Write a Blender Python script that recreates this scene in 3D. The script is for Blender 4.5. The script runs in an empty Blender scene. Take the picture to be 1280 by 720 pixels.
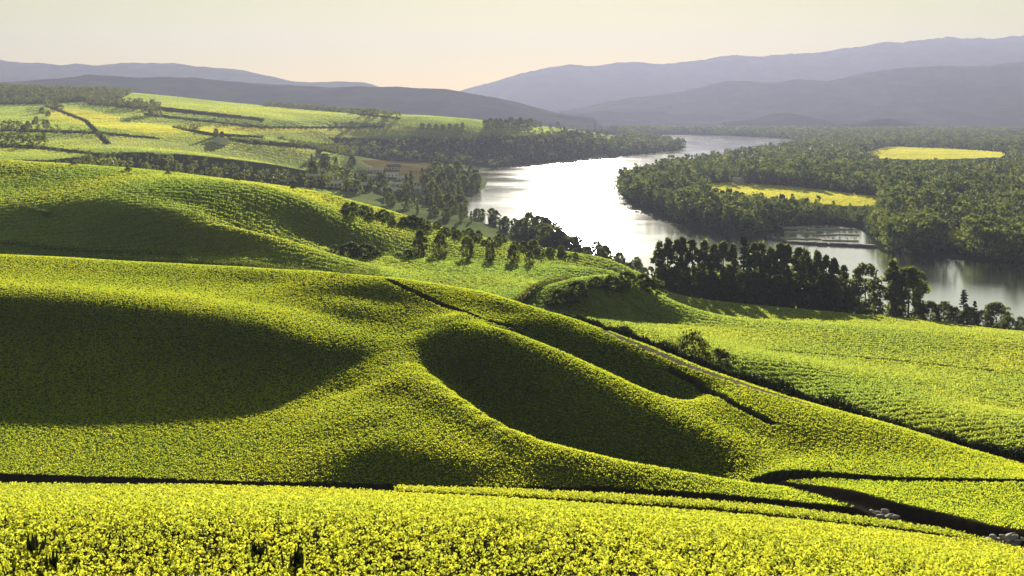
import bpy, math, random
import numpy as np

random.seed(7)
RNG = np.random.default_rng(11)
SC = bpy.context.scene
COL = SC.collection
rad = math.radians

# ------------------------------------------------------------------ camera model
F = 1500.0          # focal length in photo pixels (photo is 1280 wide)
HOR = 138.0         # horizon row in the photo
HC = 80.0           # camera height above the river
SUN_EL = 10.0
SUN_AZ = 3.0        # degrees to the right of straight ahead


def zz(D, py):
    return HC - (py - HOR) * D / F


# ------------------------------------------------------------------ mesh helpers
def link(o):
    COL.objects.link(o)
    return o


def build(name, V, Fc, mats, parent=None, mat_index=None, smooth=False, attrs=None, colors=None):
    V = np.asarray(V, np.float32).reshape(-1, 3)
    Fc = np.asarray(Fc, np.int32)
    me = bpy.data.meshes.new(name)
    n, k = Fc.shape
    me.vertices.add(len(V))
    me.vertices.foreach_set('co', V.ravel())
    me.loops.add(n * k)
    me.loops.foreach_set('vertex_index', Fc.ravel())
    me.polygons.add(n)
    me.polygons.foreach_set('loop_start', np.arange(n, dtype=np.int32) * k)
    if smooth:
        me.polygons.foreach_set('use_smooth', np.ones(n, bool))
    if not isinstance(mats, (list, tuple)):
        mats = [mats]
    for m in mats:
        me.materials.append(m)
    if mat_index is not None:
        me.polygons.foreach_set('material_index', np.asarray(mat_index, np.int32))
    if attrs:
        for an, arr in attrs.items():
            a = me.attributes.new(an, 'FLOAT', 'POINT')
            a.data.foreach_set('value', np.asarray(arr, np.float32).ravel())
    if colors:
        for an, arr in colors.items():
            a = me.attributes.new(an, 'FLOAT_COLOR', 'POINT')
            arr = np.asarray(arr, np.float32)
            if arr.shape[1] == 3:
                arr = np.concatenate([arr, np.ones((len(arr), 1), np.float32)], 1)
            a.data.foreach_set('color', arr.ravel())
    me.update(calc_edges=True)
    me.validate()
    o = bpy.data.objects.new(name, me)
    link(o)
    if parent is not None:
        o.parent = parent
    return o


def tag(o, label, cat=None, group=None, kind=None):
    o['label'] = label
    if cat:
        o['category'] = cat
    if group:
        o['group'] = group
    if kind:
        o['kind'] = kind
    return o


def empty(name, loc, rz=0.0, s=1.0):
    o = bpy.data.objects.new(name, None)
    o.empty_display_size = 0.5
    o.location = loc
    o.rotation_euler = (0, 0, rz)
    o.scale = (s, s, s) if not isinstance(s, tuple) else s
    return link(o)


class MB:
    """collects quads/tris (tris stored as degenerate-free quads are avoided: boxes, tubes, prisms)"""
    def __init__(self):
        self.v, self.f = [], []

    def add(self, vs, fs):
        b = len(self.v)
        self.v += [tuple(p) for p in vs]
        self.f += [tuple(b + i for i in f) for f in fs]

    def box(self, x0, x1, y0, y1, z0, z1):
        vs = [(x0, y0, z0), (x1, y0, z0), (x1, y1, z0), (x0, y1, z0), (x0, y0, z1), (x1, y0, z1), (x1, y1, z1), (x0, y1, z1)]
        self.add(vs, [(0, 3, 2, 1), (4, 5, 6, 7), (0, 1, 5, 4), (1, 2, 6, 5), (2, 3, 7, 6), (3, 0, 4, 7)])

    def tube(self, pts, radii, n=6):
        pts = [np.array(p, float) for p in pts]
        b = len(self.v)
        for i, p in enumerate(pts):
            d = pts[min(i + 1, len(pts) - 1)] - pts[max(i - 1, 0)]
            d /= np.linalg.norm(d) + 1e-9
            a = np.cross(d, (0.31, 0.95, 0.1)); a /= np.linalg.norm(a) + 1e-9
            c = np.cross(d, a)
            for k in range(n):
                t = 2 * math.pi * k / n
                self.v.append(tuple(p + radii[i] * (math.cos(t) * a + math.sin(t) * c)))
        for i in range(len(pts) - 1):
            for k in range(n):
                self.f.append((b + i * n + k, b + i * n + (k + 1) % n, b + (i + 1) * n + (k + 1) % n, b + (i + 1) * n + k))

    def build(self, name, mat, parent=None, smooth=False):
        me = bpy.data.meshes.new(name)
        me.from_pydata(self.v, [], self.f)
        me.materials.append(mat)
        if smooth:
            for p in me.polygons:
                p.use_smooth = True
        me.update()
        o = link(bpy.data.objects.new(name, me))
        if parent is not None:
            o.parent = parent
        return o


# value noise ------------------------------------------------------------------
_perm = RNG.random((256, 256)).astype(np.float64)


def vnoise(x, y):
    xi = np.floor(x).astype(int); yi = np.floor(y).astype(int)
    fx = x - xi; fy = y - yi
    fx = fx * fx * fx * (fx * (fx * 6 - 15) + 10); fy = fy * fy * fy * (fy * (fy * 6 - 15) + 10)
    a = _perm[xi % 256, yi % 256]; b = _perm[(xi + 1) % 256, yi % 256]
    c = _perm[xi % 256, (yi + 1) % 256]; d = _perm[(xi + 1) % 256, (yi + 1) % 256]
    return (a * (1 - fx) + b * fx) * (1 - fy) + (c * (1 - fx) + d * fx) * fy * 1.0 - 0.5


def fbm(x, y, o=4):
    s = 0; a = 1.0
    for i in range(o):
        s = s + a * vnoise(x * 2 ** i + 17.3 * i, y * 2 ** i + 5.1 * i); a *= 0.5
    return s


# ------------------------------------------------------------------ terrain control curves
CP = []     # (px, D, z)


def _dens(lst, step=28.0):
    lst = sorted(lst)
    xs = np.array([l[0] for l in lst], float); ds = np.log([l[1] for l in lst]); zs = np.array([l[2] for l in lst], float)
    n = max(2, int(round((xs[-1] - xs[0]) / step)) + 1)
    q = np.linspace(xs[0], xs[-1], n)
    return [(a, math.exp(b), c) for a, b, c in zip(q, np.interp(q, xs, ds), np.interp(q, xs, zs))]


def C(lst, left=False, right=False, step=28.0):
    Zc([(p, d, zz(d, y)) for p, d, y in lst], left, right, step)


def Zc(lst, left=False, right=False, step=28.0):
    lst = sorted(lst)
    if len(lst) == 1:
        CP.append(lst[0])
    else:
        CP.extend(_dens(lst, step))
    if left:
        p, d, z = lst[0]
        for q in (60, 130, 240, 420, 700, 1100):
            CP.append((p - q, d, z))
    if right:
        p, d, z = lst[-1]
        for q in (60, 130, 240, 420, 700, 1100):
            CP.append((p + q, d, z))


# foreground field
for px in range(-1400, 2700, 250):
    CP.append((px, 6, 75.0)); CP.append((px, 14, 72.6))
C([(0, 30, 720), (640, 30, 720), (1280, 30, 722)], True, True, 60)
_e48 = [(0, 48, 634), (640, 48, 640), (1000, 48, 666), (1280, 48, 706)]
C([(0, 37, 652), (640, 37, 658), (1000, 37, 684), (1280, 37, 716)], True, True, 50)
_e75 = [(0, 75, 611), (250, 75, 613), (490, 74.5, 619), (640, 73, 627), (880, 70, 645), (1130, 64, 672), (1280, 60, 693)]
C([(497, 79, 612), (640, 79, 615), (800, 77, 624), (960, 74, 638), (1120, 70, 659), (1190, 66, 671)])
C(_e48, True, True, 50)
C(_e75, True, True)
_q = np.linspace(0, 1280, 30)
for f_ in (0.3, 0.55, 0.8):
    d0_, z0_ = np.interp(_q, [p[0] for p in _e48], [p[1] for p in _e48]), np.interp(_q, [p[0] for p in _e48], [zz(p[1], p[2]) for p in _e48])
    d1_, z1_ = np.interp(_q, [p[0] for p in _e75], [p[1] for p in _e75]), np.interp(_q, [p[0] for p in _e75], [zz(p[1], p[2]) for p in _e75])
    Zc([(a_, b_, c_) for a_, b_, c_ in zip(_q, d0_ * (1 - f_) + d1_ * f_, z0_ * (1 - f_) + z1_ * f_)], True, True, 45)
Zc([(0, 100, 44), (400, 98, 45), (640, 97, 47.5), (800, 93, 48), (960, 87, 49.6), (1120, 80, 51.3), (1280, 68, 54.6)], True, True)
C([(0, 131, 592), (160, 130, 597), (320, 128, 602), (480, 124, 606), (560, 121, 609), (640, 117, 611), (720, 112, 614),
   (800, 106, 618), (880, 100, 622), (960, 95, 628), (1040, 91, 636), (1085, 89, 642), (1280, 80, 662)], True, True)
# main hill: rows of foot, lower and upper rim of the shaded face, crest -> distances from the slopes wanted
def step_to(D, z, slope, row):
    return (HC - z + slope * D) / ((row - HOR) / F + slope)


_hx = [0, 80, 160, 240, 320, 380, 430]
_foot = np.interp(_hx, [0, 160, 320, 480], [131, 130, 128, 124]); _fy = np.interp(_hx, [0, 160, 320, 480], [592, 597, 602, 606])
_rows = [(500, 372, 319), (511, 378, 322), (519, 387, 327), (521, 396, 331), (518, 410, 336), (508, 428, 339), (490, 452, 343)]
_sb, _st, _cr, _mid = [], [], [], {}
for x_, f_, y_, (r1, r2, r3) in zip(_hx, _foot, _fy, _rows):
    z_ = zz(f_, y_)
    sl = 0.185 if x_ < 400 else 0.11
    d1_ = step_to(f_, z_, 0.02, r1); z1_ = zz(d1_, r1)
    d2_ = step_to(d1_, z1_, sl, r2); z2_ = zz(d2_, r2)
    d3_ = step_to(d2_, z2_, 0.01, r3)
    if x_ > 340: d3_ = (HC - np.interp(x_, [340, 430], [48.6, 48.8])) * F / (r3 - HOR)
    z3_ = zz(d3_, r3)
    _sb.append((x_, d1_, r1)); _st.append((x_, d2_, r2)); _cr.append((x_, d3_, r3))
    for f_, dz_ in ((0.25, -1.0), (0.5, -1.5), (0.75, -1.25)):
        _mid.setdefault(f_, []).append((x_, d1_ + (d2_ - d1_) * f_, z1_ + (z2_ - z1_) * f_ + dz_ * (1 if x_ < 350 else (0.7 if x_ < 400 else 0.0))))
    for f_ in (0.35, 0.7):
        _mid.setdefault(f_ + 10, []).append((x_, d2_ + (d3_ - d2_) * f_, z2_ + (z3_ - z2_) * f_ + 0.15))
C(_sb, True); C(_st, True)
for l_ in _mid.values():
    Zc(l_, True)
C(_cr + [(500, 226, 349), (560, 219, 358), (610, 211, 367), (640, 203, 376), (720, 190, 400), (800, 172, 430), (880, 158, 461), (960, 145, 490), (1040, 139, 512),
   (1120, 133, 535), (1200, 124, 558), (1280, 115, 582)], True, True)
Zc([(0, 290, 42.8), (320, 274, 41.5), (480, 254, 40), (560, 243, 39.5), (640, 230, 37), (720, 212, 39), (800, 195, 38.5),
    (880, 178, 38), (960, 165, 37.5), (1120, 150, 38.5), (1280, 130, 39.5)], True, True)
# spur A
for l_ in ([(400, 200, 393), (440, 190, 413), (480, 181, 431)], [(440, 205, 381), (480, 196, 405), (520, 187, 414)], [(440, 217, 359), (480, 211, 374), (520, 203, 383)],
           [(480, 188, 418), (520, 176, 437)]):
    C(l_)
C([(480, 181, 431), (520, 166, 456), (560, 154, 485), (600, 143, 512), (640, 133, 535), (680, 126.5, 551), (720, 121, 563),
   (760, 117, 573), (800, 113, 581), (880, 107.5, 596), (960, 102, 610), (1040, 95, 625)], step=20)
C([(420, 140, 545), (480, 134.2, 548), (560, 128.6, 565), (640, 122.7, 582), (720, 115.8, 590)])
_as = [(420, 140, 545), (480, 134.2, 548), (560, 128.6, 565), (640, 122.7, 582), (720, 115.8, 590)]
_ac = [(480, 181, 431), (520, 166, 456), (560, 154, 485), (600, 143, 512), (640, 133, 535), (680, 126.5, 551), (720, 121, 563)]
for f_ in (0.22, 0.5):
    q_ = np.linspace(480, 660, 9)
    a0, a1 = [p[0] for p in _as], [p[0] for p in _ac]
    dA, zA = np.interp(q_, a0, [p[1] for p in _as]), np.interp(q_, a0, [zz(p[1], p[2]) for p in _as])
    dB, zB = np.interp(q_, a1, [p[1] for p in _ac]), np.interp(q_, a1, [zz(p[1], p[2]) for p in _ac])
    Zc([(x_, a_ + (b_ - a_) * f_, za + (zb - za) * f_) for x_, a_, b_, za, zb in zip(q_, dA, dB, zA, zB)], step=20)
Zc([(545, 168, 43.4), (560, 165, 42.6), (600, 153, 41.1), (640, 142, 41), (680, 136, 40.7), (720, 130, 40.7), (760, 126, 41),
    (800, 121.5, 41.6), (880, 114.5, 43.4), (960, 109, 45.2)], step=20)
# spur B
C([(560, 182, 408), (600, 176.5, 417), (640, 171.4, 427), (680, 164, 442), (720, 157, 458), (760, 149, 478), (800, 141, 500),
   (860, 132, 530), (920, 124, 562), (970, 118, 580)], step=20)
C([(560, 188, 395), (640, 177, 415), (720, 164, 446), (800, 149, 483), (860, 139, 510), (920, 131, 538), (1000, 122, 568)], step=20)
Zc([(640, 184, 45.2), (720, 171, 43.6), (800, 155.5, 43), (840, 149, 43.2)], step=20)
C([(640, 196, 390), (680, 190, 400), (720, 184, 412), (760, 175, 427), (800, 167, 443), (840, 159, 460), (870, 153, 476)], step=20)
C([(960, 133, 525), (1120, 118, 568), (1280, 108, 590)], False, True)
C([(960, 113, 595), (1120, 105, 602), (1280, 100, 602)], False, True)
C([(1120, 98, 618), (1200, 92, 632), (1280, 88, 640)], False, True)
# fields to the right beyond the ridge road
C([(720, 262, 395), (800, 232, 418), (880, 200, 450), (960, 188, 482), (1120, 163, 518), (1280, 140, 570)], False, True)
C([(800, 285, 397), (880, 250, 420), (960, 232, 440), (1120, 205, 470), (1280, 180, 515)], False, True)
C([(800, 345, 380), (880, 320, 395), (960, 300, 402), (1120, 290, 415), (1280, 270, 440)], False, True)
C([(800, 400, 368), (880, 390, 376), (960, 380, 384), (1120, 370, 398), (1280, 350, 417)], False, True)
Zc([(800, 470, 8), (960, 460, 6), (1120, 440, 4.5), (1280, 420, 3)], False, True, 60)
Zc([(800, 540, 2.5), (960, 510, 2.5), (1280, 470, 2.5)], False, True, 80)
# middle field and the slope behind it
C([(300, 285, 326), (480, 290, 343), (560, 298, 361), (640, 290, 368), (700, 282, 364), (740, 285, 356), (772, 298, 347)])
C([(670, 262, 392), (700, 268, 393), (740, 272, 394), (785, 282, 393)])
C([(690, 300, 357), (740, 312, 349)])
C([(330, 318, 320), (430, 345, 323), (480, 355, 321), (560, 375, 326), (640, 385, 331), (720, 400, 334), (770, 395, 341)])
C([(440, 455, 252), (480, 455, 262), (540, 455, 282), (600, 455, 297), (680, 450, 312), (760, 450, 325)])
C([(400, 360, 308), (440, 368, 316), (480, 378, 314)])
C([(440, 420, 264), (480, 425, 274), (520, 430, 285)])
Zc([(440, 560, 34), (480, 560, 28), (540, 560, 24), (600, 580, 16), (680, 560, 10), (760, 530, 6)], step=60)
Zc([(520, 800, 12), (560, 800, 9), (620, 740, 5)], step=60)
# second hill on the left
C([(0, 312, 310), (80, 308, 314), (160, 300, 318), (240, 294, 323)], True)
C([(0, 370, 255), (40, 350, 268), (100, 328, 288), (160, 316, 301), (220, 306, 311), (280, 300, 318)], True)
C([(0, 405, 238), (60, 380, 244), (120, 352, 250), (160, 340, 256), (220, 328, 268), (280, 318, 281), (330, 314, 295), (370, 316, 312)], True)
Zc([(300, 336, 46.6), (330, 338, 44.6), (380, 350, 41.5), (430, 370, 38)])
C([(220, 350, 252), (280, 352, 257), (330, 362, 262), (400, 385, 262)])
C([(0, 440, 222), (80, 420, 224)], True)
C([(0, 500, 200), (80, 470, 206), (160, 432, 214), (240, 432, 222), (320, 440, 229), (380, 445, 238), (420, 450, 246)], True)
Zc([(0, 620, 46), (160, 560, 44), (320, 560, 39), (400, 560, 36)], True, False, 60)
C([(0, 850, 202), (80, 900, 205), (160, 900, 212), (240, 900, 217), (320, 900, 222), (400, 900, 226), (440, 950, 232)], True, False, 60)
C([(0, 960, 190), (80, 990, 193), (160, 990, 190), (240, 990, 194), (320, 990, 203), (380, 990, 213)], True, False, 60)
C([(0, 1200, 175), (160, 1250, 165), (320, 1300, 170), (400, 1300, 188)], True, False, 60)
C([(0, 1700, 146), (160, 1700, 143), (320, 1700, 150), (440, 1900, 158)], True, False, 60)
C([(0, 2150, 126), (160, 2200, 124), (320, 2300, 135), (480, 2500, 146), (600, 2600, 152)], True, False, 80)
Zc([(0, 2600, 128), (160, 2600, 118), (320, 2800, 92), (480, 3000, 70), (600, 3000, 55), (720, 3100, 32), (800, 3100, 6)], True, False, 80)
# village flats, bluff, terrace
Zc([(440, 1100, 15), (520, 1200, 10)]); Zc([(400, 1150, 20)]); Zc([(480, 900, 14), (560, 1000, 7)])
Zc([(440, 1650, 17), (480, 1500, 13), (540, 1500, 9), (600, 1600, 6)])
Zc([(440, 1700, 20), (520, 1700, 14), (600, 1750, 10), (660, 1800, 8), (720, 2000, 14)])
Zc([(440, 1830, 43), (520, 1850, 44), (600, 1870, 41), (660, 1960, 38), (720, 2250, 33), (760, 2350, 14)])
# the plain
for px in (850, 960, 1120, 1280, 1500, 1800, 2200):
    for D in (640, 900, 1400, 2200, 3400, 5000):
        if px == 850 and D < 700: continue
        CP.append((px, D, 3.0))
for px in (700, 780):
    for D in (800, 1100, 1500):
        CP.append((px, D, 3.0))
CP.append((800, 2500, 4)); CP.append((780, 2200, 4)); CP.append((640, 1000, 3)); CP.append((600, 900, 4))
for px in range(-1000, 2400, 250):
    CP.append((px, 7500, 12.0)); CP.append((px, 11900, 12.0))
CP.append((0, 5000, 40)); CP.append((300, 5000, 30)); CP.append((600, 5000, 10)); CP.append((-500, 5000, 40))

P = np.array(CP, float)
_k = np.round(np.stack([P[:, 0] / 4, np.log(P[:, 1]) * 250], 1)).astype(int)
_, _ix = np.unique(_k, axis=0, return_index=True)
P = P[np.sort(_ix)]
cu = (P[:, 0] - 640) / F; cv = np.log(P[:, 1]); cz = P[:, 2]


def kern(du, dv):
    r2 = du * du + dv * dv + 1e-12
    return 0.5 * r2 * np.log(r2)


n = len(P)
A = np.zeros((n + 3, n + 3))
A[:n, :n] = kern(cu[:, None] - cu[None], cv[:, None] - cv[None]) + np.eye(n) * 1e-4
A[:n, n] = 1; A[:n, n + 1] = cu; A[:n, n + 2] = cv; A[n:, :n] = A[:n, n:].T
wts = np.linalg.solve(A, np.concatenate([cz, np.zeros(3)]))
GU = np.arange(-1.25, 1.2501, 0.011); GV = np.arange(math.log(5.0), math.log(12600), 0.011)
_t = (_perm[0, 0])
GZ = np.zeros((len(GU), len(GV)))
for i in range(len(GU)):
    du = GU[i] - cu
    GZ[i] = kern(du[None, :], GV[:, None] - cv[None, :]) @ wts[:n] + wts[n] + wts[n + 1] * GU[i] + wts[n + 2] * GV


def _cr(t):
    t2 = t * t; t3 = t2 * t
    return (-.5 * t3 + t2 - .5 * t, 1.5 * t3 - 2.5 * t2 + 1, -1.5 * t3 + 2 * t2 + .5 * t, .5 * t3 - .5 * t2)


def zbase(u, v):
    u = np.clip(u, GU[1] + 1e-6, GU[-3]); v = np.clip(v, GV[1] + 1e-6, GV[-3])
    a = (u - GU[0]) / 0.011; b = (v - GV[0]) / 0.011
    i = np.floor(a).astype(int); j = np.floor(b).astype(int)
    wu = _cr(a - i); wv = _cr(b - j)
    s = 0
    for p in range(4):
        for q in range(4):
            s = s + wu[p] * wv[q] * GZ[i + p - 1, j + q - 1]
    return s


# ------------------------------------------------------------------ river outline (photo pixels on the water plane)
RIV = [(1010, 177), (985, 173), (940, 170.5), (880, 168.5), (838, 168), (800, 169), (795, 175), (835, 177.5), (858, 183), (845, 188),
       (800, 192.5), (740, 198), (660, 207), (600, 214), (590, 217), (602, 219), (609, 226), (606, 235), (592, 243), (572, 252), (566, 260),
       (600, 277), (640, 292), (690, 318), (740, 338), (800, 350), (900, 362), (1000, 378), (1130, 398), (1280, 411), (1900, 425),
       (1900, 352), (1280, 333), (1180, 323), (1105, 316), (1092, 308), (1086, 294), (1070, 285), (1030, 281), (985, 283), (962, 292), (930, 300),
       (890, 291), (845, 279), (810, 264), (785, 252), (772, 239), (777, 230), (800, 221), (840, 210), (900, 200), (960, 190), (1000, 184)]
RW = np.array([((p - 640) / (y - HOR) * HC, HC * F / (y - HOR)) for p, y in RIV])


def poly_inside(poly, x, y):
    ins = np.zeros(np.shape(x), bool)
    m = len(poly)
    for k in range(m):
        x0, y0 = poly[k]; x1, y1 = poly[(k + 1) % m]
        c = ((y0 > y) != (y1 > y)) & (x < (x1 - x0) * (y - y0) / (y1 - y0 + 1e-12) + x0)
        ins ^= c
    return ins


def line_dist(pts, x, y, closed=False):
    d = np.full(np.shape(x), 1e9)
    m = len(pts)
    for k in range(m if closed else m - 1):
        x0, y0 = pts[k][:2]; x1, y1 = pts[(k + 1) % m][:2]
        dx, dy = x1 - x0, y1 - y0
        t = np.clip(((x - x0) * dx + (y - y0) * dy) / (dx * dx + dy * dy + 1e-9), 0, 1)
        d = np.minimum(d, np.hypot(x - x0 - t * dx, y - y0 - t * dy))
    return d


def sstep(a, b, x):
    t = np.clip((x - a) / (b - a), 0, 1)
    return t * t * (3 - 2 * t)


def ray(px, py, dmin=20.0, dmax=6000.0):
    """first point of the terrain seen at a photo pixel"""
    a_, b_ = math.log(dmin), math.log(dmax)
    for st in (0.012, 0.001):
        D = np.exp(np.arange(a_, b_ + st, st))
        z = zbase(np.full(D.shape, (px - 640) / F), np.log(D))
        h = np.nonzero(z >= zz(D, py))[0]
        d = D[h[0]] if len(h) else D[-1]
        a_, b_ = math.log(d) - 0.013, math.log(d) + 0.002
    return ((px - 640) / F * d, d)


def pline(pts, dmin=20.0, dmax=6000.0, step=25):
    out = []
    for (a, b), (c, e) in zip(pts[:-1], pts[1:]):
        m = max(1, int(math.hypot(c - a, e - b) / step))
        for k in range(m):
            out.append(ray(a + (c - a) * k / m, b + (e - b) * k / m, dmin, dmax))
    out.append(ray(*pts[-1], dmin, dmax))
    return out


def dline(pts):
    return [((p - 640) / F * d, d) for p, d in pts]


# tracks and furrows, dug down so that their far banks shade them:  (world polyline, half width, depth)
TR = []
TR.append((dline([(-900, 128), (-300, 128), (0, 127.5), (160, 126.5), (320, 124.5), (480, 120.5), (560, 117.5), (640, 113.5), (720, 108.5), (800, 102.5),
                  (880, 97), (960, 92.3), (1040, 88.6), (1085, 86.8), (1140, 84)]), 2.6, 1.0))
TR.append((dline([(930, 113), (985, 107), (1040, 99), (1085, 93), (1140, 88), (1200, 82), (1280, 76), (1420, 69)]), 1.7, 0.9))
TR.append((dline([(945, 113.5), (1040, 110), (1120, 106), (1280, 101), (1500, 97)]), 0.9, 0.9))
TR.append((dline([(482, 75.8), (640, 74.4), (880, 71.4), (1130, 65.3), (1200, 63), (1290, 60.8)]), 0.9, 0.6))
TR.append((pline([(560, 630), (700, 640), (880, 655), (1080, 677), (1300, 706)], 40, 100), 0.45, 0.45))
TR.append((pline([(700, 652), (880, 668), (1080, 690), (1300, 722)], 35, 100), 0.3, 0.3))
TR.append((pline([(484, 350), (520, 366), (560, 384), (600, 398), (640, 409)], 100, 220), 0.35, 0.35))
TR.append((pline([(838, 462), (870, 478), (905, 496)], 100, 200), 0.3, 0.3))
TR.append((pline([(880, 487), (920, 507), (965, 530)], 100, 200), 0.3, 0.3))
TR.append((pline([(960, 438), (1100, 450), (1280, 468)], 190, 300), 0.8, 0.4))
ROAD = pline([(690, 388), (735, 405), (780, 425), (820, 441), (860, 457), (905, 473), (950, 488), (1010, 506)], 120, 220, 12)
FARROAD = pline([(712, 178), (722, 170), (738, 163)], 1500, 2900, 6)


def ground_z(x, y):
    """final terrain height at world x, y"""
    x = np.asarray(x, float); y = np.asarray(y, float)
    z = zbase(x / y, np.log(y))
    near = sstep(20, 60, y)
    z = z + 0.16 * fbm(x / 22, y / 22, 3) * near * (1 - sstep(500, 900, y))
    z = z + 2.2 * fbm(x / 140, y / 140, 3) * sstep(500, 1200, y) * sstep(4, 22, z)
    for pts, hw, dep in TR:
        d = line_dist(pts, x, y)
        z = z - dep * (1 - sstep(hw * 0.75, hw * 1.25, d))
    far = y > 360
    if np.any(far):
        xf, yf = x[far], y[far]
        ins = poly_inside(RW, xf, yf)
        d = line_dist(RW, xf, yf, True)
        zl = z[far]
        L = 12 + yf * 0.015
        up = np.minimum(1.0, d / L)
        land = np.maximum(zl, 1.2) * up + 0.25 * (1 - up)
        zf = np.where(ins, -np.minimum(4, 0.2 + d * 0.15), np.where(d < L, land, np.maximum(zl, 1.0)))
        z[far] = zf
    return z


def gz(x, y):
    return float(ground_z(np.array([x]), np.array([y]))[0])


# ------------------------------------------------------------------ materials
def new_mat(name):
    m = bpy.data.materials.new(name)
    m.use_nodes = True
    nt = m.node_tree
    nt.nodes.clear()
    out = nt.nodes.new('ShaderNodeOutputMaterial')
    return m, nt, out


def N(nt, t, **kw):
    nd = nt.nodes.new(t)
    for k, v in kw.items():
        setattr(nd, k, v)
    return nd


def leaf_mat(name, dark, light, trans, tmix=0.5, rough=0.6, nscale=0.08, trans0=None):
    """leaves: diffuse front, light passing through from behind; tint attribute varies plant to plant"""
    m, nt, out = new_mat(name)
    at = N(nt, 'ShaderNodeAttribute', attribute_name='tint')
    geo = N(nt, 'ShaderNodeNewGeometry')
    nz = N(nt, 'ShaderNodeTexNoise'); nz.inputs['Scale'].default_value = nscale; nz.inputs['Detail'].default_value = 4
    nt.links.new(geo.outputs['Position'], nz.inputs['Vector'])
    ad = N(nt, 'ShaderNodeMath', operation='MULTIPLY_ADD'); ad.inputs[1].default_value = 1.2; ad.inputs[2].default_value = -0.6
    nt.links.new(nz.outputs['Fac'], ad.inputs[0])
    sm = N(nt, 'ShaderNodeMath', operation='ADD', use_clamp=True)
    nt.links.new(at.outputs['Fac'], sm.inputs[0]); nt.links.new(ad.outputs[0], sm.inputs[1])
    mx = N(nt, 'ShaderNodeMix', data_type='RGBA'); mx.inputs[6].default_value = (*dark, 1); mx.inputs[7].default_value = (*light, 1)
    nt.links.new(sm.outputs[0], mx.inputs[0])
    m2 = N(nt, 'ShaderNodeMix', data_type='RGBA'); m2.inputs[6].default_value = (*(trans0 or [c * 0.6 for c in trans]), 1); m2.inputs[7].default_value = (*trans, 1)
    nt.links.new(sm.outputs[0], m2.inputs[0])
    df = N(nt, 'ShaderNodeBsdfPrincipled'); df.inputs['Roughness'].default_value = rough
    df.inputs['Specular IOR Level'].default_value = 0.08
    nt.links.new(mx.outputs[2], df.inputs['Base Color'])
    tr = N(nt, 'ShaderNodeBsdfTranslucent'); nt.links.new(m2.outputs[2], tr.inputs['Color'])
    ms = N(nt, 'ShaderNodeMixShader'); ms.inputs[0].default_value = tmix
    nt.links.new(df.outputs[0], ms.inputs[1]); nt.links.new(tr.outputs[0], ms.inputs[2])
    nt.links.new(ms.outputs[0], out.inputs['Surface'])
    return m


def plain_mat(name, col, rough=0.85, var=0.35, scale=2.0, bump=0.0, metallic=0.0):
    m, nt, out = new_mat(name)
    geo = N(nt, 'ShaderNodeNewGeometry')
    nz = N(nt, 'ShaderNodeTexNoise'); nz.inputs['Scale'].default_value = scale; nz.inputs['Detail'].default_value = 6
    nt.links.new(geo.outputs['Position'], nz.inputs['Vector'])
    mx = N(nt, 'ShaderNodeMix', data_type='RGBA')
    mx.inputs[6].default_value = (*[c * (1 - var) for c in col], 1); mx.inputs[7].default_value = (*[min(1, c * (1 + var)) for c in col], 1)
    nt.links.new(nz.outputs['Fac'], mx.inputs[0])
    df = N(nt, 'ShaderNodeBsdfPrincipled'); df.inputs['Roughness'].default_value = rough; df.inputs['Metallic'].default_value = metallic
    nt.links.new(mx.outputs[2], df.inputs['Base Color'])
    if bump:
        b = N(nt, 'ShaderNodeBump'); b.inputs['Strength'].default_value = bump; b.inputs['Distance'].default_value = 0.1
        nt.links.new(nz.outputs['Fac'], b.inputs['Height']); nt.links.new(b.outputs[0], df.inputs['Normal'])
    nt.links.new(df.outputs[0], out.inputs['Surface'])
    return m


def ground_mat():
    m, nt, out = new_mat('field_ground')
    at = N(nt, 'ShaderNodeAttribute', attribute_name='field')
    geo = N(nt, 'ShaderNodeNewGeometry')
    n1 = N(nt, 'ShaderNodeTexNoise'); n1.inputs['Scale'].default_value = 0.9; n1.inputs['Detail'].default_value = 6
    n2 = N(nt, 'ShaderNodeTexNoise'); n2.inputs['Scale'].default_value = 0.03; n2.inputs['Detail'].default_value = 5
    nt.links.new(geo.outputs['Position'], n1.inputs['Vector']); nt.links.new(geo.outputs['Position'], n2.inputs['Vector'])
    a = N(nt, 'ShaderNodeMath', operation='ADD'); nt.links.new(n1.outputs['Fac'], a.inputs[0]); nt.links.new(n2.outputs['Fac'], a.inputs[1])
    mr = N(nt, 'ShaderNodeMapRange'); mr.inputs['From Min'].default_value = 0.6; mr.inputs['From Max'].default_value = 1.4
    mr.inputs['To Min'].default_value = 0.65; mr.inputs['To Max'].default_value = 1.3
    nt.links.new(a.outputs[0], mr.inputs['Value'])
    mu = N(nt, 'ShaderNodeVectorMath', operation='SCALE'); nt.links.new(at.outputs['Color'], mu.inputs[0]); nt.links.new(mr.outputs['Result'], mu.inputs['Scale'])
    df = N(nt, 'ShaderNodeBsdfPrincipled'); df.inputs['Roughness'].default_value = 0.9; df.inputs['Specular IOR Level'].default_value = 0.0
    nt.links.new(mu.outputs[0], df.inputs['Base Color'])
    sh = N(nt, 'ShaderNodeVectorMath', operation='SCALE'); sh.inputs['Scale'].default_value = 3.2
    nt.links.new(mu.outputs[0], sh.inputs[0]); nt.links.new(sh.outputs[0], df.inputs['Sheen Tint'])
    nt.links.new(at.outputs['Alpha'], df.inputs['Sheen Weight']); df.inputs['Sheen Roughness'].default_value = 0.5      # fuzz of short grass
    b = N(nt, 'ShaderNodeBump'); b.inputs['Strength'].default_value = 0.6; b.inputs['Distance'].default_value = 0.25
    nt.links.new(n1.outputs['Fac'], b.inputs['Height']); nt.links.new(b.outputs[0], df.inputs['Normal'])
    nt.links.new(df.outputs[0], out.inputs['Surface'])
    return m


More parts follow.
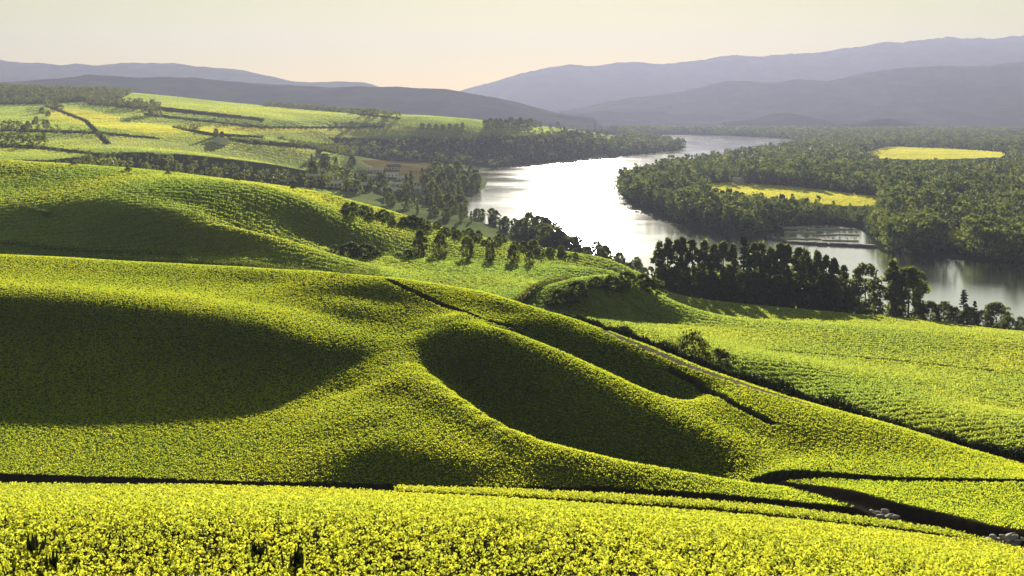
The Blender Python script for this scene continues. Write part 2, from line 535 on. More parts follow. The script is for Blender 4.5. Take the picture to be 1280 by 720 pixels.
def hill_mat(name, c0, c1, scale):
    m, nt, out = new_mat(name)
    geo = N(nt, 'ShaderNodeNewGeometry')
    n1 = N(nt, 'ShaderNodeTexNoise'); n1.inputs['Scale'].default_value = scale; n1.inputs['Detail'].default_value = 8
    nt.links.new(geo.outputs['Position'], n1.inputs['Vector'])
    cr = N(nt, 'ShaderNodeValToRGB'); cr.color_ramp.elements[0].position = 0.4; cr.color_ramp.elements[1].position = 0.68
    cr.color_ramp.elements[0].color = (*c0, 1); cr.color_ramp.elements[1].color = (*c1, 1)
    nt.links.new(n1.outputs['Fac'], cr.inputs[0])
    df = N(nt, 'ShaderNodeBsdfDiffuse'); nt.links.new(cr.outputs[0], df.inputs['Color'])
    nt.links.new(df.outputs[0], out.inputs['Surface'])
    return m


def water_mat():
    m, nt, out = new_mat('river_water')
    geo = N(nt, 'ShaderNodeNewGeometry')
    mp = N(nt, 'ShaderNodeMapping'); mp.inputs['Scale'].default_value = (1, 1, 1)
    nt.links.new(geo.outputs['Position'], mp.inputs['Vector'])
    n1 = N(nt, 'ShaderNodeTexNoise'); n1.inputs['Scale'].default_value = 0.5; n1.inputs['Detail'].default_value = 6
    n2 = N(nt, 'ShaderNodeTexNoise'); n2.inputs['Scale'].default_value = 0.012; n2.inputs['Detail'].default_value = 4
    nt.links.new(mp.outputs[0], n1.inputs['Vector']); nt.links.new(mp.outputs[0], n2.inputs['Vector'])
    rr = N(nt, 'ShaderNodeMapRange'); rr.inputs['From Min'].default_value = 0.35; rr.inputs['From Max'].default_value = 0.65
    rr.inputs['To Min'].default_value = 0.08; rr.inputs['To Max'].default_value = 0.15
    nt.links.new(n2.outputs['Fac'], rr.inputs['Value'])
    df = N(nt, 'ShaderNodeBsdfPrincipled')
    df.inputs['Base Color'].default_value = (0.80, 0.82, 0.88, 1)
    df.inputs['IOR'].default_value = 1.6
    df.inputs['Metallic'].default_value = 1.0
    nt.links.new(rr.outputs['Result'], df.inputs['Roughness'])
    b = N(nt, 'ShaderNodeBump'); b.inputs['Strength'].default_value = 1.0; b.inputs['Distance'].default_value = 0.03
    nt.links.new(n1.outputs['Fac'], b.inputs['Height']); nt.links.new(b.outputs[0], df.inputs['Normal'])
    nt.links.new(df.outputs[0], out.inputs['Surface'])
    return m


M = {}
M['ground'] = ground_mat()
M['crop'] = leaf_mat('foreground_crop_leaf', (0.10, 0.12, 0.015), (0.19, 0.20, 0.02), (0.80, 0.80, 0.06), 0.7, nscale=0.05, trans0=(0.48, 0.60, 0.06))
M['hill_crop'] = leaf_mat('hill_crop_leaf', (0.03, 0.055, 0.014), (0.06, 0.085, 0.018), (0.92, 0.90, 0.05), 0.78, nscale=0.03, trans0=(0.40, 0.60, 0.05))
M['field_crop'] = leaf_mat('field_crop_leaf', (0.035, 0.06, 0.02), (0.08, 0.10, 0.025), (0.84, 0.78, 0.06), 0.74, nscale=0.02, trans0=(0.40, 0.56, 0.09))
M['leaf_dark'] = leaf_mat('tree_leaf_dark', (0.035, 0.06, 0.026), (0.075, 0.11, 0.035), (0.34, 0.40, 0.06), 0.42)
M['leaf_mid'] = leaf_mat('tree_leaf_green', (0.022, 0.042, 0.018), (0.085, 0.12, 0.035), (0.42, 0.48, 0.06), 0.42, trans0=(0.07, 0.14, 0.05))
M['leaf_conifer'] = leaf_mat('conifer_needles', (0.022, 0.04, 0.022), (0.05, 0.075, 0.03), (0.10, 0.14, 0.03), 0.22)
M['weed'] = leaf_mat('weed_blade', (0.02, 0.035, 0.015), (0.035, 0.05, 0.02), (0.05, 0.06, 0.02), 0.15)
M['bark'] = plain_mat('bark', (0.06, 0.045, 0.035), 0.9, 0.4, 3.0)
M['rock'] = plain_mat('pale_rock', (0.45, 0.42, 0.42), 0.8, 0.2, 4.0, 0.4)
M['dark_rock'] = plain_mat('dark_rock', (0.10, 0.09, 0.085), 0.9, 0.4, 1.0, 0.4)
M['white_wall'] = plain_mat('white_wall', (0.72, 0.70, 0.66), 0.8, 0.08, 0.8)
M['tan_wall'] = plain_mat('tan_wall', (0.45, 0.38, 0.30), 0.8, 0.12, 0.8)
M['grey_roof'] = plain_mat('grey_roof', (0.78, 0.77, 0.80), 0.5, 0.15, 0.6)
M['dark_roof'] = plain_mat('dark_roof', (0.16, 0.14, 0.15), 0.7, 0.15, 0.6)
M['glass'] = plain_mat('window_glass', (0.03, 0.04, 0.05), 0.1, 0.1, 1.0)
M['door'] = plain_mat('door_paint', (0.12, 0.07, 0.05), 0.6, 0.1, 1.0)
M['deck'] = plain_mat('dock_planks', (0.50, 0.47, 0.43), 0.7, 0.15, 1.5)
M['pile'] = plain_mat('dock_pile', (0.10, 0.08, 0.07), 0.9, 0.2, 2.0)
M['water'] = water_mat()
M['far_hill'] = hill_mat('far_wooded_hill', (0.025, 0.04, 0.028), (0.13, 0.14, 0.07), 0.005)

# ------------------------------------------------------------------ field outlines (photo pixels -> ground)
# each: polygon, D range, colour of the ground, wooded?
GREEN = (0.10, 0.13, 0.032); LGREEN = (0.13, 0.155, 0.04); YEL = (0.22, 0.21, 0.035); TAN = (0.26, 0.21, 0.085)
DKG = (0.035, 0.05, 0.022); SHADED_SOIL = (0.032, 0.026, 0.019); PALE = (0.27, 0.235, 0.20); OLIVE = (0.075, 0.085, 0.025)
FIELDS = [
    ([(-400, 196), (60, 200), (160, 190), (240, 194), (330, 204), (400, 214), (440, 222), (440, 240), (330, 230), (160, 222), (-400, 214)], (600, 1060), DKG, True),  # gully strip: woods added to darken a slope too gentle to shade itself
    ([(60, 135), (110, 137), (200, 157), (330, 158), (520, 160), (520, 164), (330, 166), (180, 166), (60, 150)], (1100, 2400), YEL, False),
    ([(60, 166), (220, 172), (330, 180), (410, 190), (400, 212), (250, 193), (60, 178)], (980, 1600), (0.12, 0.14, 0.055), False),
    ([(260, 178), (320, 174), (400, 180), (390, 188), (330, 186)], (1000, 2000), LGREEN, False),
    ([(-100, 170), (60, 186), (130, 191), (60, 197), (-100, 190)], (860, 1400), LGREEN, False),
    ([(-400, 96), (60, 104), (170, 113), (150, 124), (60, 130), (-400, 138)], (1900, 3200), DKG, True),
    ([(200, 128), (300, 132), (420, 140), (520, 150), (520, 156), (330, 150), (200, 140)], (1500, 2900), LGREEN, False),
    ([(448, 200), (545, 197), (543, 212), (535, 228), (505, 226), (470, 212)], (1100, 1700), TAN, False),
    ([(405, 168), (430, 172), (560, 174), (690, 168), (770, 172), (840, 176), (730, 198), (600, 212), (440, 196)], (1640, 2260), DKG, True),  # river bluff: its smooth shade put in as dark ground and added woods
    ([(870, 229), (920, 228), (1000, 234), (1105, 246), (1095, 257), (1060, 258), (985, 251), (900, 241)], (900, 1700), YEL, False),
    ([(1080, 191), (1110, 183), (1180, 185), (1262, 191), (1250, 197), (1150, 200), (1100, 198)], (1600, 3200), YEL, False),
    ([(110, 126), (200, 133), (330, 148), (330, 152), (200, 139), (110, 131)], (1500, 2900), DKG, True),
    ([(150, 147), (240, 151), (240, 155), (150, 153)], (1300, 2400), (0.07, 0.085, 0.035), False),  # a shadow on the slope, put into the ground colour
    ([(262, 171), (330, 176), (400, 181), (470, 190), (440, 196), (390, 187), (320, 181)], (960, 1900), DKG, True),
    ([(-100, 176), (40, 181), (130, 192), (125, 195), (40, 186), (-100, 181)], (860, 1400), DKG, True),
    ([(0, 160), (120, 164), (200, 172), (200, 175), (120, 168), (0, 164)], (860, 2200), DKG, True),
    ([(180, 141), (330, 158), (480, 158), (480, 161), (330, 161), (180, 145)], (960, 2600), DKG, True),
    ([(60, 131), (110, 150), (140, 180), (130, 181), (104, 152), (54, 133)], (860, 2600), DKG, True),
    ([(330, 130), (420, 137), (500, 147), (500, 150), (420, 140), (330, 133)], (1300, 2900), DKG, True),
    ([(215, 157), (265, 166), (330, 170), (330, 173), (260, 170), (215, 160)], (960, 2200), DKG, True),
    ([(340, 150), (440, 153), (520, 156), (440, 157), (340, 156)], (1300, 2700), (0.07, 0.09, 0.04), False),
    ([(330, 168), (460, 160), (540, 163), (600, 166), (520, 169), (400, 173)], (1300, 2600), LGREEN, False),
    ([(1172, 284), (1192, 283), (1218, 296), (1195, 302)], (650, 1000), YEL, False),
]


def field_colour(x, y, z):
    px = 640 + F * x / y; py = HOR + (HC - z) * F / y
    n = len(x)
    c = np.tile(np.array(GREEN), (n, 1))
    nz1 = fbm(x / 60, y / 60, 3)
    c = c * (1 + 0.5 * nz1[:, None])
    ft = np.interp(px, FT_X, FT_D)
    fe = np.interp(px, FE_X, FE_D)
    c[(y < fe + 1)] = (0.030, 0.026, 0.014)
    hill = (y >= ft) & (y < np.interp(px, [0, 480, 640, 720, 800, 880, 960, 1120, 1280], [292, 254, 226, 208, 186, 168, 152, 139, 121]))
    c[hill] = np.array((0.055, 0.075, 0.018)) * (1 + 0.5 * nz1[hill][:, None])
    c[(y >= fe + 1) & (y < ft)] = SHADED_SOIL  # bare track soil, coloured extra dark for the shade along it
    wood = np.zeros(n, bool)
    # wooded plain across the river
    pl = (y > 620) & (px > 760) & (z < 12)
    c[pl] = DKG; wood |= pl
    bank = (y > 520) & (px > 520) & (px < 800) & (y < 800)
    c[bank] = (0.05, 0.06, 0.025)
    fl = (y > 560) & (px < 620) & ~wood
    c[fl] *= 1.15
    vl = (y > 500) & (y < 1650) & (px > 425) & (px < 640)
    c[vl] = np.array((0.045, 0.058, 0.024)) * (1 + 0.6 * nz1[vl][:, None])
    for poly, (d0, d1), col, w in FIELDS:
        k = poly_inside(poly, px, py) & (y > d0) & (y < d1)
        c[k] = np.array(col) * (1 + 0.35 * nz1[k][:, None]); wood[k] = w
    for pts, hw, dep in TR:
        d = line_dist(pts, x, y)
        c[d < hw * 1.3] = SHADED_SOIL  # bare soil in the cuts, with shade in its dark colour
    c[line_dist(ROAD, x, y) < 0.55] = PALE
    c[line_dist(FARROAD, x, y) < 9] = PALE
    # stony bare patches where the two tracks meet
    pt = (line_dist(dline([(1090, 88.5), (1150, 85.5)]), x, y) < 1.2) | (line_dist(dline([(1180, 78.5), (1235, 74), (1300, 70.5)]), x, y) < 1.6)
    c[pt] = (0.20, 0.16, 0.14)
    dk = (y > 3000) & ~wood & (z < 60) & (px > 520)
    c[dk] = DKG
    fuzz = np.where(y < 560, 0.4, 0.8) * ((c[:, 0] < c[:, 1] * 1.09) & ~wood & ~dk)      # only grass and crops are fuzzy
    return np.concatenate([c, fuzz[:, None]], 1), wood


FE_X = [-2000, 0, 400, 485, 500, 640, 800, 960, 1120, 1200, 1280, 3000]; FE_D = [76, 76, 76, 75, 80.5, 80.5, 78.5, 75.5, 71.3, 67, 61.5, 61.5]
FT_X = [-2000, 0, 160, 320, 480, 560, 640, 720, 800, 880, 960, 1040, 1085, 1280, 3000]
FT_D = [131, 131, 130, 128, 124, 121, 117, 112, 106, 100.5, 95.5, 91.5, 89.5, 80, 80]

# ------------------------------------------------------------------ ground sheet
su = np.concatenate([np.linspace(-1, -0.46, 90, endpoint=False), np.linspace(-0.46, 0.46, 640, endpoint=False), np.linspace(0.46, 1, 91)])
vv = np.concatenate([np.linspace(math.log(5.5), math.log(60), 160, endpoint=False), np.linspace(math.log(60), math.log(240), 430, endpoint=False),
                     np.linspace(math.log(240), math.log(520), 170, endpoint=False), np.linspace(math.log(520), math.log(11500), 330)])
Dg = np.exp(vv)
gx = su[:, None] * (Dg[None, :] + 14.0); gy = np.repeat(Dg[None, :], len(su), 0)
x1, y1 = gx.ravel(), gy.ravel()
z1 = ground_z(x1, y1)
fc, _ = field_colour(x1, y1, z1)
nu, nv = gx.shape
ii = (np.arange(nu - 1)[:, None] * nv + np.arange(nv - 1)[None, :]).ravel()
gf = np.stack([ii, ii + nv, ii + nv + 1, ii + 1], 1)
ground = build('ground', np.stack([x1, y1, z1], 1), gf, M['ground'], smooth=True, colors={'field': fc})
tag(ground, 'rolling green farmland falling from the near hillside to the river valley', 'ground', kind='structure')

wx = np.array([(-300, 380), (2400, 380), (3000, 4600), (-300, 4600)], float)
river = build('river', [(-260, 380, 0), (1400, 380, 0), (2600, 4300, 0), (-260, 4300, 0)], [(0, 1, 2, 3)], M['water'])
tag(river, 'wide bright river bending through the valley in low sun', 'river', kind='structure')


# ------------------------------------------------------------------ crops
def leaf_template(n, spread, h0, h1, size, rng, upright=0.5):
    """n leaf quads round the origin -> (n,4,3)"""
    q = np.zeros((n, 4, 3))
    for i in range(n):
        a = rng.uniform(0, 2 * math.pi); r = spread * math.sqrt(rng.random())
        c = np.array([r * math.cos(a), r * math.sin(a), rng.uniform(h0, h1)])
        t = rng.normal(size=3); t[2] *= 0.6; t /= np.linalg.norm(t)
        nrm = rng.normal(size=3); nrm[2] = nrm[2] * (1 - upright) + 0.15
        b = np.cross(nrm, t); b /= np.linalg.norm(b) + 1e-9
        L = size * rng.uniform(0.7, 1.3); W = L * rng.uniform(0.55, 0.85)
        q[i, 0] = c - t * L / 2; q[i, 1] = c + b * W / 2; q[i, 2] = c + t * L / 2; q[i, 3] = c - b * W / 2
    return q


def scatter(name, pts, scales, templates, mat, tints, rng, pick=None):
    """pts (n,3); every point gets one of the templates, turned and scaled"""
    n = len(pts)
    pick = rng.integers(0, len(templates), n) if pick is None else pick
    ang = rng.uniform(0, 2 * math.pi, n)
    Vs, Ts, Ms = [], [], []
    for k, T in enumerate(templates):
        s = pick == k
        if not s.any(): continue
        Tq = T[0] if isinstance(T, tuple) else T
        ca = np.cos(ang[s])[:, None]; sa = np.sin(ang[s])[:, None]
        fl = Tq.reshape(-1, 3)
        X = fl[None, :, 0] * ca - fl[None, :, 1] * sa; Y = fl[None, :, 0] * sa + fl[None, :, 1] * ca
        Zv = np.repeat(fl[None, :, 2], s.sum(), 0)
        sc = scales[s][:, None]
        V = np.stack([X * sc, Y * sc, Zv * sc], 2) + pts[s][:, None, :]
        Vs.append(V.reshape(-1, 3)); Ts.append(np.repeat(tints[s], fl.shape[0]))
        if isinstance(T, tuple): Ms.append(np.tile(T[1], s.sum()))
    V = np.concatenate(Vs); Fq = np.arange(len(V)).reshape(-1, 4)
    return build(name, V, Fq, mat, attrs={'tint': np.concatenate(Ts)}, mat_index=np.concatenate(Ms) if Ms else None)


def trench_free(x, y, extra=0.2):
    ok = np.ones(len(x), bool)
    for pts, hw, dep in TR:
        ok &= line_dist(pts, x, y) > hw * 1.15 + extra
    ok &= line_dist(ROAD, x, y) > 0.55
    return ok


def rows(x0, x1, y0, y1, row, along, ang, rng, jit):
    """points on wavering parallel rows"""
    cx, cy = (x0 + x1) / 2, (y0 + y1) / 2
    R = 0.5 * math.hypot(x1 - x0, y1 - y0) + 5
    a = np.arange(-R, R, along); b = np.arange(-R, R, row)
    A_, B_ = np.meshgrid(a, b, indexing='ij')
    A_ = A_ + rng.uniform(-.5, .5, A_.shape) * along
    B_ = B_ + rng.normal(0, jit, B_.shape)
    B_ = B_ + 1.2 * np.sin(A_ / 31.0) + 0.8 * np.sin(A_ / 13.0 + B_ / 40)
    c, s = math.cos(ang), math.sin(ang)
    X = cx + A_ * c - B_ * s; Y = cy + A_ * s + B_ * c
    k = (X > x0) & (X < x1) & (Y > y0) & (Y < y1)
    return X[k], Y[k]


rg = np.random.default_rng(5)
# foreground field: two leafy clumps per template
T_fg = [leaf_template(11, 0.10, 0.10, 0.30, 0.105, rg, 0.55) for _ in range(8)]
X, Y = rows(-62, 62, 13, 84, 0.26, 0.20, rad(-14), rg, 0.07)
k = np.abs(X) < 0.50 * Y + 5
X, Y = X[k], Y[k]
px = 640 + F * X / Y
k = (Y < np.interp(px, FE_X, FE_D)) & trench_free(X, Y) & (rg.random(len(X)) < np.where(Y > 45, 0.8, 0.72))
gap = fbm(X / 1.3, Y / 1.3, 2)
k &= (gap > -0.42) | (rg.random(len(X)) < 0.4)
k &= rg.random(len(X)) < sstep(30, 52, Y)
X, Y = X[k], Y[k]
pz = ground_z(X, Y)
T_fn = [leaf_template(7, 0.055, 0.20, 0.34, 0.085, rg, 0.55) for _ in range(10)]
T_fn = [np.concatenate([t_, leaf_template(3, 0.10, 0.02, 0.14, 0.09, rg, 0.3)]) for t_ in T_fn]
Xn, Yn = rows(-40, 40, 13, 56, 0.235, 0.19, rad(-14), rg, 0.06)
kn = (np.abs(Xn) < 0.5 * Yn + 4) & (rg.random(len(Xn)) < 0.9 - 0.9 * sstep(36, 54, Yn)) & (fbm(Xn / 0.9, Yn / 0.9, 2) > -0.36)
Xn, Yn = Xn[kn], Yn[kn]
X = np.concatenate([X, Xn]); Y = np.concatenate([Y, Yn]); pz = np.concatenate([pz, ground_z(Xn, Yn)])
nn_ = len(Xn)
Tall = T_fg + T_fn
pick_ = np.concatenate([rg.integers(0, 8, len(X) - nn_), rg.integers(8, 18, nn_)])
crop = scatter('crop_plants', np.stack([X, Y, pz], 1), rg.uniform(0.75, 1.35, len(X)), Tall, M['crop'],
               np.clip(rg.normal(0.55, 0.2, len(X)), 0, 1), rg, pick=pick_)
tag(crop, 'dense bright yellow-green leafy crop filling the near field', 'crop', kind='stuff')

# crop on the near field's far strips, the big hill and its spurs
T_h = [leaf_template(9, 0.16, 0.02, 0.14, 0.105, rg, 0.6) for _ in range(10)]
X, Y = rows(-155, 155, 76, 293, 0.42, 0.24, rad(-8), rg, 0.075)
px = 640 + F * X / Y
k = (np.abs(X) < 0.50 * Y + 3) & trench_free(X, Y, 0.2) & (Y > np.interp(px, FT_X, FT_D) - 0.2)
X, Y, px = X[k], Y[k], px[k]
pz = ground_z(X, Y)
k = (Y < np.interp(px, [0, 480, 640, 720, 800, 880, 960, 1120, 1280], [292, 254, 226, 208, 186, 168, 152, 139, 121]))
X, Y, pz = X[k], Y[k], pz[k]
keep = rg.random(len(X)) < np.clip(1.15 - Y / 420, .5, 1)
X, Y, pz = X[keep], Y[keep], pz[keep]
hc = scatter('hill_crop', np.stack([X, Y, pz], 1), rg.uniform(0.75, 1.25, len(X)), T_h, M['hill_crop'],
             np.clip(rg.normal(0.5, 0.22, len(X)), 0, 1), rg)
tag(hc, 'rows of low green crop over the big hill and its spurs', 'crop', kind='stuff')

# crop on the middle distance fields: plants at a steady angular spacing
FAR_X = [0, 480, 640, 720, 800, 880, 960, 1120, 1280]; FAR_D = [292, 254, 226, 208, 186, 168, 152, 139, 121]


def field_plants(n, d0, d1, nleaf, seed, smul):
    r_ = np.random.default_rng(seed)
    T = [leaf_template(nleaf, 0.55, 0.02, 0.34, 0.40, r_, 0.6) for _ in range(8)]
    U_ = r_.uniform(-0.52, 0.52, n); V_ = r_.uniform(math.log(d0), math.log(d1), n)
    Y = np.exp(V_); rw = 1.5 + Y * 0.003
    Y = np.where(r_.random(n) < 0.75, np.round(Y / rw) * rw + r_.normal(0, 0.2, n) * rw, Y)
    X = U_ * Y
    px = 640 + F * X / Y
    k = (Y > np.interp(px, FAR_X, FAR_D)) & trench_free(X, Y) & ~((Y > 380) & poly_inside(RW, X, Y))
    X, Y = X[k], Y[k]
    pz = ground_z(X, Y)
    cc, wd = field_colour(X, Y, pz)
    px = 640 + F * X / Y
    k = ~wd & ~((Y > 520) & (px > 430) & (px < 800) & (Y < 1650))
    k &= (pz > 6) | (cc[:, 0] > 0.15)
    X, Y, pz, cc = X[k], Y[k], pz[k], cc[k]
    t = np.clip(r_.normal(0.22, 0.13, len(X)) + (cc[:, 0] - 0.1) * 5.0 + 0.5 * fbm(X / 90, Y / 90, 2), 0, 1)
    o = scatter('field_crop', np.stack([X, Y, pz], 1), smul * (0.45 + np.minimum(Y, 1800) / 850), T, M['field_crop'], t, r_)
    return o


tag(field_plants(190000, 138, 560, 7, 61, 1.0), 'low green crop striping the middle distance fields', 'crop', kind='stuff')
tag(field_plants(240000, 560, 3000, 4, 62, 1.0), 'green and yellow crop on the far left fields and river meadows', 'crop', kind='stuff')


# ------------------------------------------------------------------ trees
def envelope(kind, t):
    """crown radius (fraction of max) at height fraction t of the crown"""
    if kind == 'poplar':
        return (min(1.0, t / 0.18) ** 0.6) * (1 - max(0, (t - 0.35) / 0.65) ** 1.7) ** 0.8
    if kind == 'conifer':
        return (1 - t) ** 0.85 * min(1.0, t / 0.06 + 0.3)
    if kind == 'shrub':
        return math.sqrt(max(0.0, 1 - t ** 2.2))
    return math.sqrt(max(0.0, 1 - ((t - 0.42) / 0.6) ** 2)) if t > 0 else 0.2   # broad


def make_tree(kind, seed, h, r, base, nclump, nleaf, lsize, clump_r):
    """crown quads (n,4,3), tints, trunk MB"""
    rng = np.random.default_rng(seed)
    quads, tints = [], []
    ch = h - base
    cents = []
    lump = rng.uniform(0, 6.28, 4)
    tb = MB()
    lean = rng.normal(0, 0.02, 2) * h
    top = np.array([lean[0], lean[1], h * (0.92 if kind in ('conifer', 'poplar') else 0.7)])
    r0 = h * (0.022 if kind != 'shrub' else 0.03)
    tb.tube([(0, 0, -0.4), (0, 0, h * 0.05), tuple(top * 0.45), tuple(top)], [r0 * 1.5, r0, r0 * 0.65, r0 * 0.15], 7)
    for i in range(nclump):
        t = rng.random() ** (0.9 if kind != 'conifer' else 1.25)
        a = rng.uniform(0, 2 * math.pi)
        e = envelope(kind, t) * r
        e *= 1 + 0.22 * math.sin(a * 2 + lump[0]) * math.sin(t * 5 + lump[1]) + 0.15 * math.sin(a * 3 + lump[2] + t * 7)
        rr = e * rng.uniform(0.35, 1.0) ** 0.5
        c = np.array([rr * math.cos(a) + lean[0] * t, rr * math.sin(a) + lean[1] * t, base + ch * t])
        cents.append(c)
        if i % max(1, nclump // 9) == 0 and kind != 'shrub':
            zs = max(base * 0.5, c[2] - rr * 0.7)
            s = np.array([lean[0] * zs / h, lean[1] * zs / h, zs])
            tb.tube([tuple(s), tuple((s + c) / 2 + (0, 0, 0.03 * h)), tuple(c)], [r0 * 0.4, r0 * 0.25, r0 * 0.06], 5)
        tc = np.clip(rng.normal(0.5, 0.2), 0, 1)
        for j in range(nleaf):
            d = rng.normal(size=3); d /= np.linalg.norm(d); d *= clump_r * rng.random() ** 0.4
            if kind == 'conifer': d[2] *= 0.45
            p = c + d * (1, 1, 0.8)
            if p[2] < 0.05: p[2] = 0.05
            tv = rng.normal(size=3); nv_ = rng.normal(size=3) + (0, 0, 0.4)
            tv /= np.linalg.norm(tv)
            b = np.cross(nv_, tv); b /= np.linalg.norm(b) + 1e-9
            L = lsize * rng.uniform(0.6, 1.4); W = L * 0.7
            quads.append([p - tv * L / 2, p + b * W / 2, p + tv * L / 2, p - b * W / 2])
            tints.append(np.clip(tc + rng.normal(0, 0.1), 0, 1))
    return np.array(quads), np.array(tints), tb


def tube_quads(tb):
    return np.array([[tb.v[i] for i in f] for f in tb.f])


VAR = {}      # name -> list of (crown mesh object data, trunk mesh object data)


def variants(key, kind, count, h, r, base, nclump, nleaf, lsize, cr, mat):
    VAR[key] = []
    for i in range(count):
        rs = random.Random(hash((kind, i, count)) & 0xffff)
        q, t, tb = make_tree(kind, 100 + i * 7 + int(h * 10) + len(key), h * (0.94 + 0.04 * i), r * (0.9 + 0.08 * (i % 3)), base, nclump, nleaf, lsize, cr)
        co = build('crown', q.reshape(-1, 3), np.arange(len(q) * 4).reshape(-1, 4), mat, attrs={'tint': np.repeat(t, 4)})
        to = tb.build('trunk', M['bark'], smooth=True)
        VAR[key].append((co.data, to.data, h * (0.94 + 0.04 * i)))
        bpy.data.objects.remove(co); bpy.data.objects.remove(to)


variants('poplar', 'poplar', 5, 18.0, 2.7, 0.5, 110, 13, 0.95, 0.8, M['leaf_dark'])
variants('conifer', 'conifer', 3, 18.0, 3.2, 0.8, 110, 11, 0.75, 0.7, M['leaf_conifer'])
variants('broad', 'broad', 5, 15.0, 5.6, 0.3, 150, 14, 1.1, 1.35, M['leaf_mid'])
variants('broaddark', 'broad', 4, 16.0, 5.8, 0.1, 170, 14, 1.1, 1.35, M['leaf_dark'])
variants('shrub', 'shrub', 4, 3.0, 2.2, 0.0, 110, 13, 0.38, 0.42, M['leaf_mid'])
variants('shrubdark', 'shrub', 2, 3.0, 2.3, 0.0, 110, 12, 0.30, 0.42, M['leaf_dark'])
variants('wood', 'broad', 6, 13.0, 5.4, 0.5, 44, 10, 1.2, 1.5, M['leaf_mid'])
_cnt = {}


def tree(key, name, x, y, h, label, group=None, w=None, cat='tree', rz=None, sink=0.15):
    v = VAR[key][_cnt.get(key, 0) % len(VAR[key])]
    _cnt[key] = _cnt.get(key, 0) + 1
    s = h / v[2]
    sw = s if w is None else s * w
    o = empty(name, (x, y, gz(x, y) - sink), random.uniform(0, 6.28) if rz is None else rz, (sw, sw, s))
    tag(o, label, cat, group)
    for nm, d in (('trunk', v[1]), ('crown', v[0])):
        c = link(bpy.data.objects.new(nm, d)); c.parent = o
    return o


ORD = ['first', 'second', 'third', 'fourth', 'fifth', 'sixth', 'seventh', 'eighth', 'ninth', 'tenth', 'eleventh', 'twelfth', 'thirteenth',
       'fourteenth', 'fifteenth', 'sixteenth', 'seventeenth', 'eighteenth', 'nineteenth', 'twentieth', 'twenty-first', 'twenty-second',
       'twenty-third', 'twenty-fourth', 'twenty-fifth', 'twenty-sixth', 'twenty-seventh', 'twenty-eighth', 'twenty-ninth', 'thirtieth',
       'thirty-first', 'thirty-second', 'thirty-third', 'thirty-fourth', 'thirty-fifth', 'thirty-sixth']


def at_top(px, top, D):
    """ground point under a pixel column at distance D and the height that reaches the pixel row `top`"""
    x = (px - 640) / F * D
    g = gz(x, D)
    return x, D, zz(D, top) - g


# dark row of tall trees above the river
row = [(822, 302), (834, 298), (846, 300), (853, 297), (866, 299), (880, 301), (893, 305), (903, 303), (914, 306), (931, 296), (943, 303), (954, 304),
       (963, 310), (975, 305), (986, 307), (998, 309), (1009, 312), (1021, 314), (1033, 320), (1045, 324), (1055, 331)]
for i, (px, top) in enumerate(row):
    D = 420 - i * 0.6 + random.uniform(-5, 5)
    x, y, h = at_top(px, top, D)
    if i == 9:
        tree('conifer', 'conifer', x, y, h, 'tallest pointed conifer rising from the middle of the dark tree row by the river', 'tall trees in the dark row by the river', 1.25)
    else:
        tree('poplar', 'tall_tree', x, y, h, '%s tall dark tree from the left end of the tree row by the river' % ORD[i], 'tall trees in the dark row by the river', random.uniform(0.95, 1.3))
# fill: shorter trees standing behind / between
for i in range(16):
    px = 828 + i * 15 + random.uniform(-4, 4)
    x, y, h = at_top(px, 330 + i * 0.9 + random.uniform(-6, 5), 428 + random.uniform(-4, 6))
    tree('broaddark', 'tree', x, y, h, '%s lower rounded tree from the left behind the dark row by the river' % ORD[i], 'lower trees behind the dark row', 0.75)
for i in range(15):
    px = 832 + i * 16 + random.uniform(-4, 4)
    x, y, h = at_top(px, 338 + i * 1.0 + random.uniform(-5, 5), 410 + random.uniform(-3, 3))
    tree('broaddark', 'tree', x, y, h, '%s low spreading tree from the left below the dark row by the river' % ORD[i], 'low trees at the foot of the dark row', 0.8)
big = [('broaddark', 'broadleaf_tree', 1081, 331, 414, 1.0, 'wide rounded dark tree just right of the tall tree row'),
       ('poplar', 'tall_tree', 1117, 326, 412, 1.3, 'tall spiky dark tree leaning against the largest round tree by the river'),
       ('broaddark', 'broadleaf_tree', 1135, 336, 410, 1.05, 'largest round dark tree on the near bank against the pale water'),
       ('broaddark', 'broadleaf_tree', 1163, 377, 408, 1.0, 'low dark tree right of the largest round tree on the bank'),
       ('broaddark', 'broadleaf_tree', 1180, 377, 406, 1.1, 'second low dark tree right of the largest round tree'),
       ('conifer', 'conifer', 1204, 362, 404, 1.3, 'slim pointed conifer alone among low trees at the right bank'),
       ('conifer', 'conifer', 1217, 376, 402, 1.3, 'shorter pointed conifer beside the slim conifer at the right bank'),
       ('broaddark', 'broadleaf_tree', 1194, 384, 402, 1.1, 'low bushy tree in front of the slim conifer'),
       ('broaddark', 'broadleaf_tree', 1211, 384, 401, 1.2, 'bushy dark tree below the two pointed conifers'),
       ('broaddark', 'broadleaf_tree', 1246, 379, 400, 1.2, 'broad dark tree near the right edge above the water'),
       ('broaddark', 'broadleaf_tree', 1229, 388, 398, 1.1, 'small dark tree filling the gap before the broad right tree'),
       ('broaddark', 'broadleaf_tree', 1276, 396, 398, 1.1, 'dark tree cut by the right edge on the near bank')]
for key, nm, px, top, D, w, lab in big:
    x, y, h = at_top(px, top, D)
    tree(key, nm, x, y, h, lab, 'trees on the near bank at the right', w)
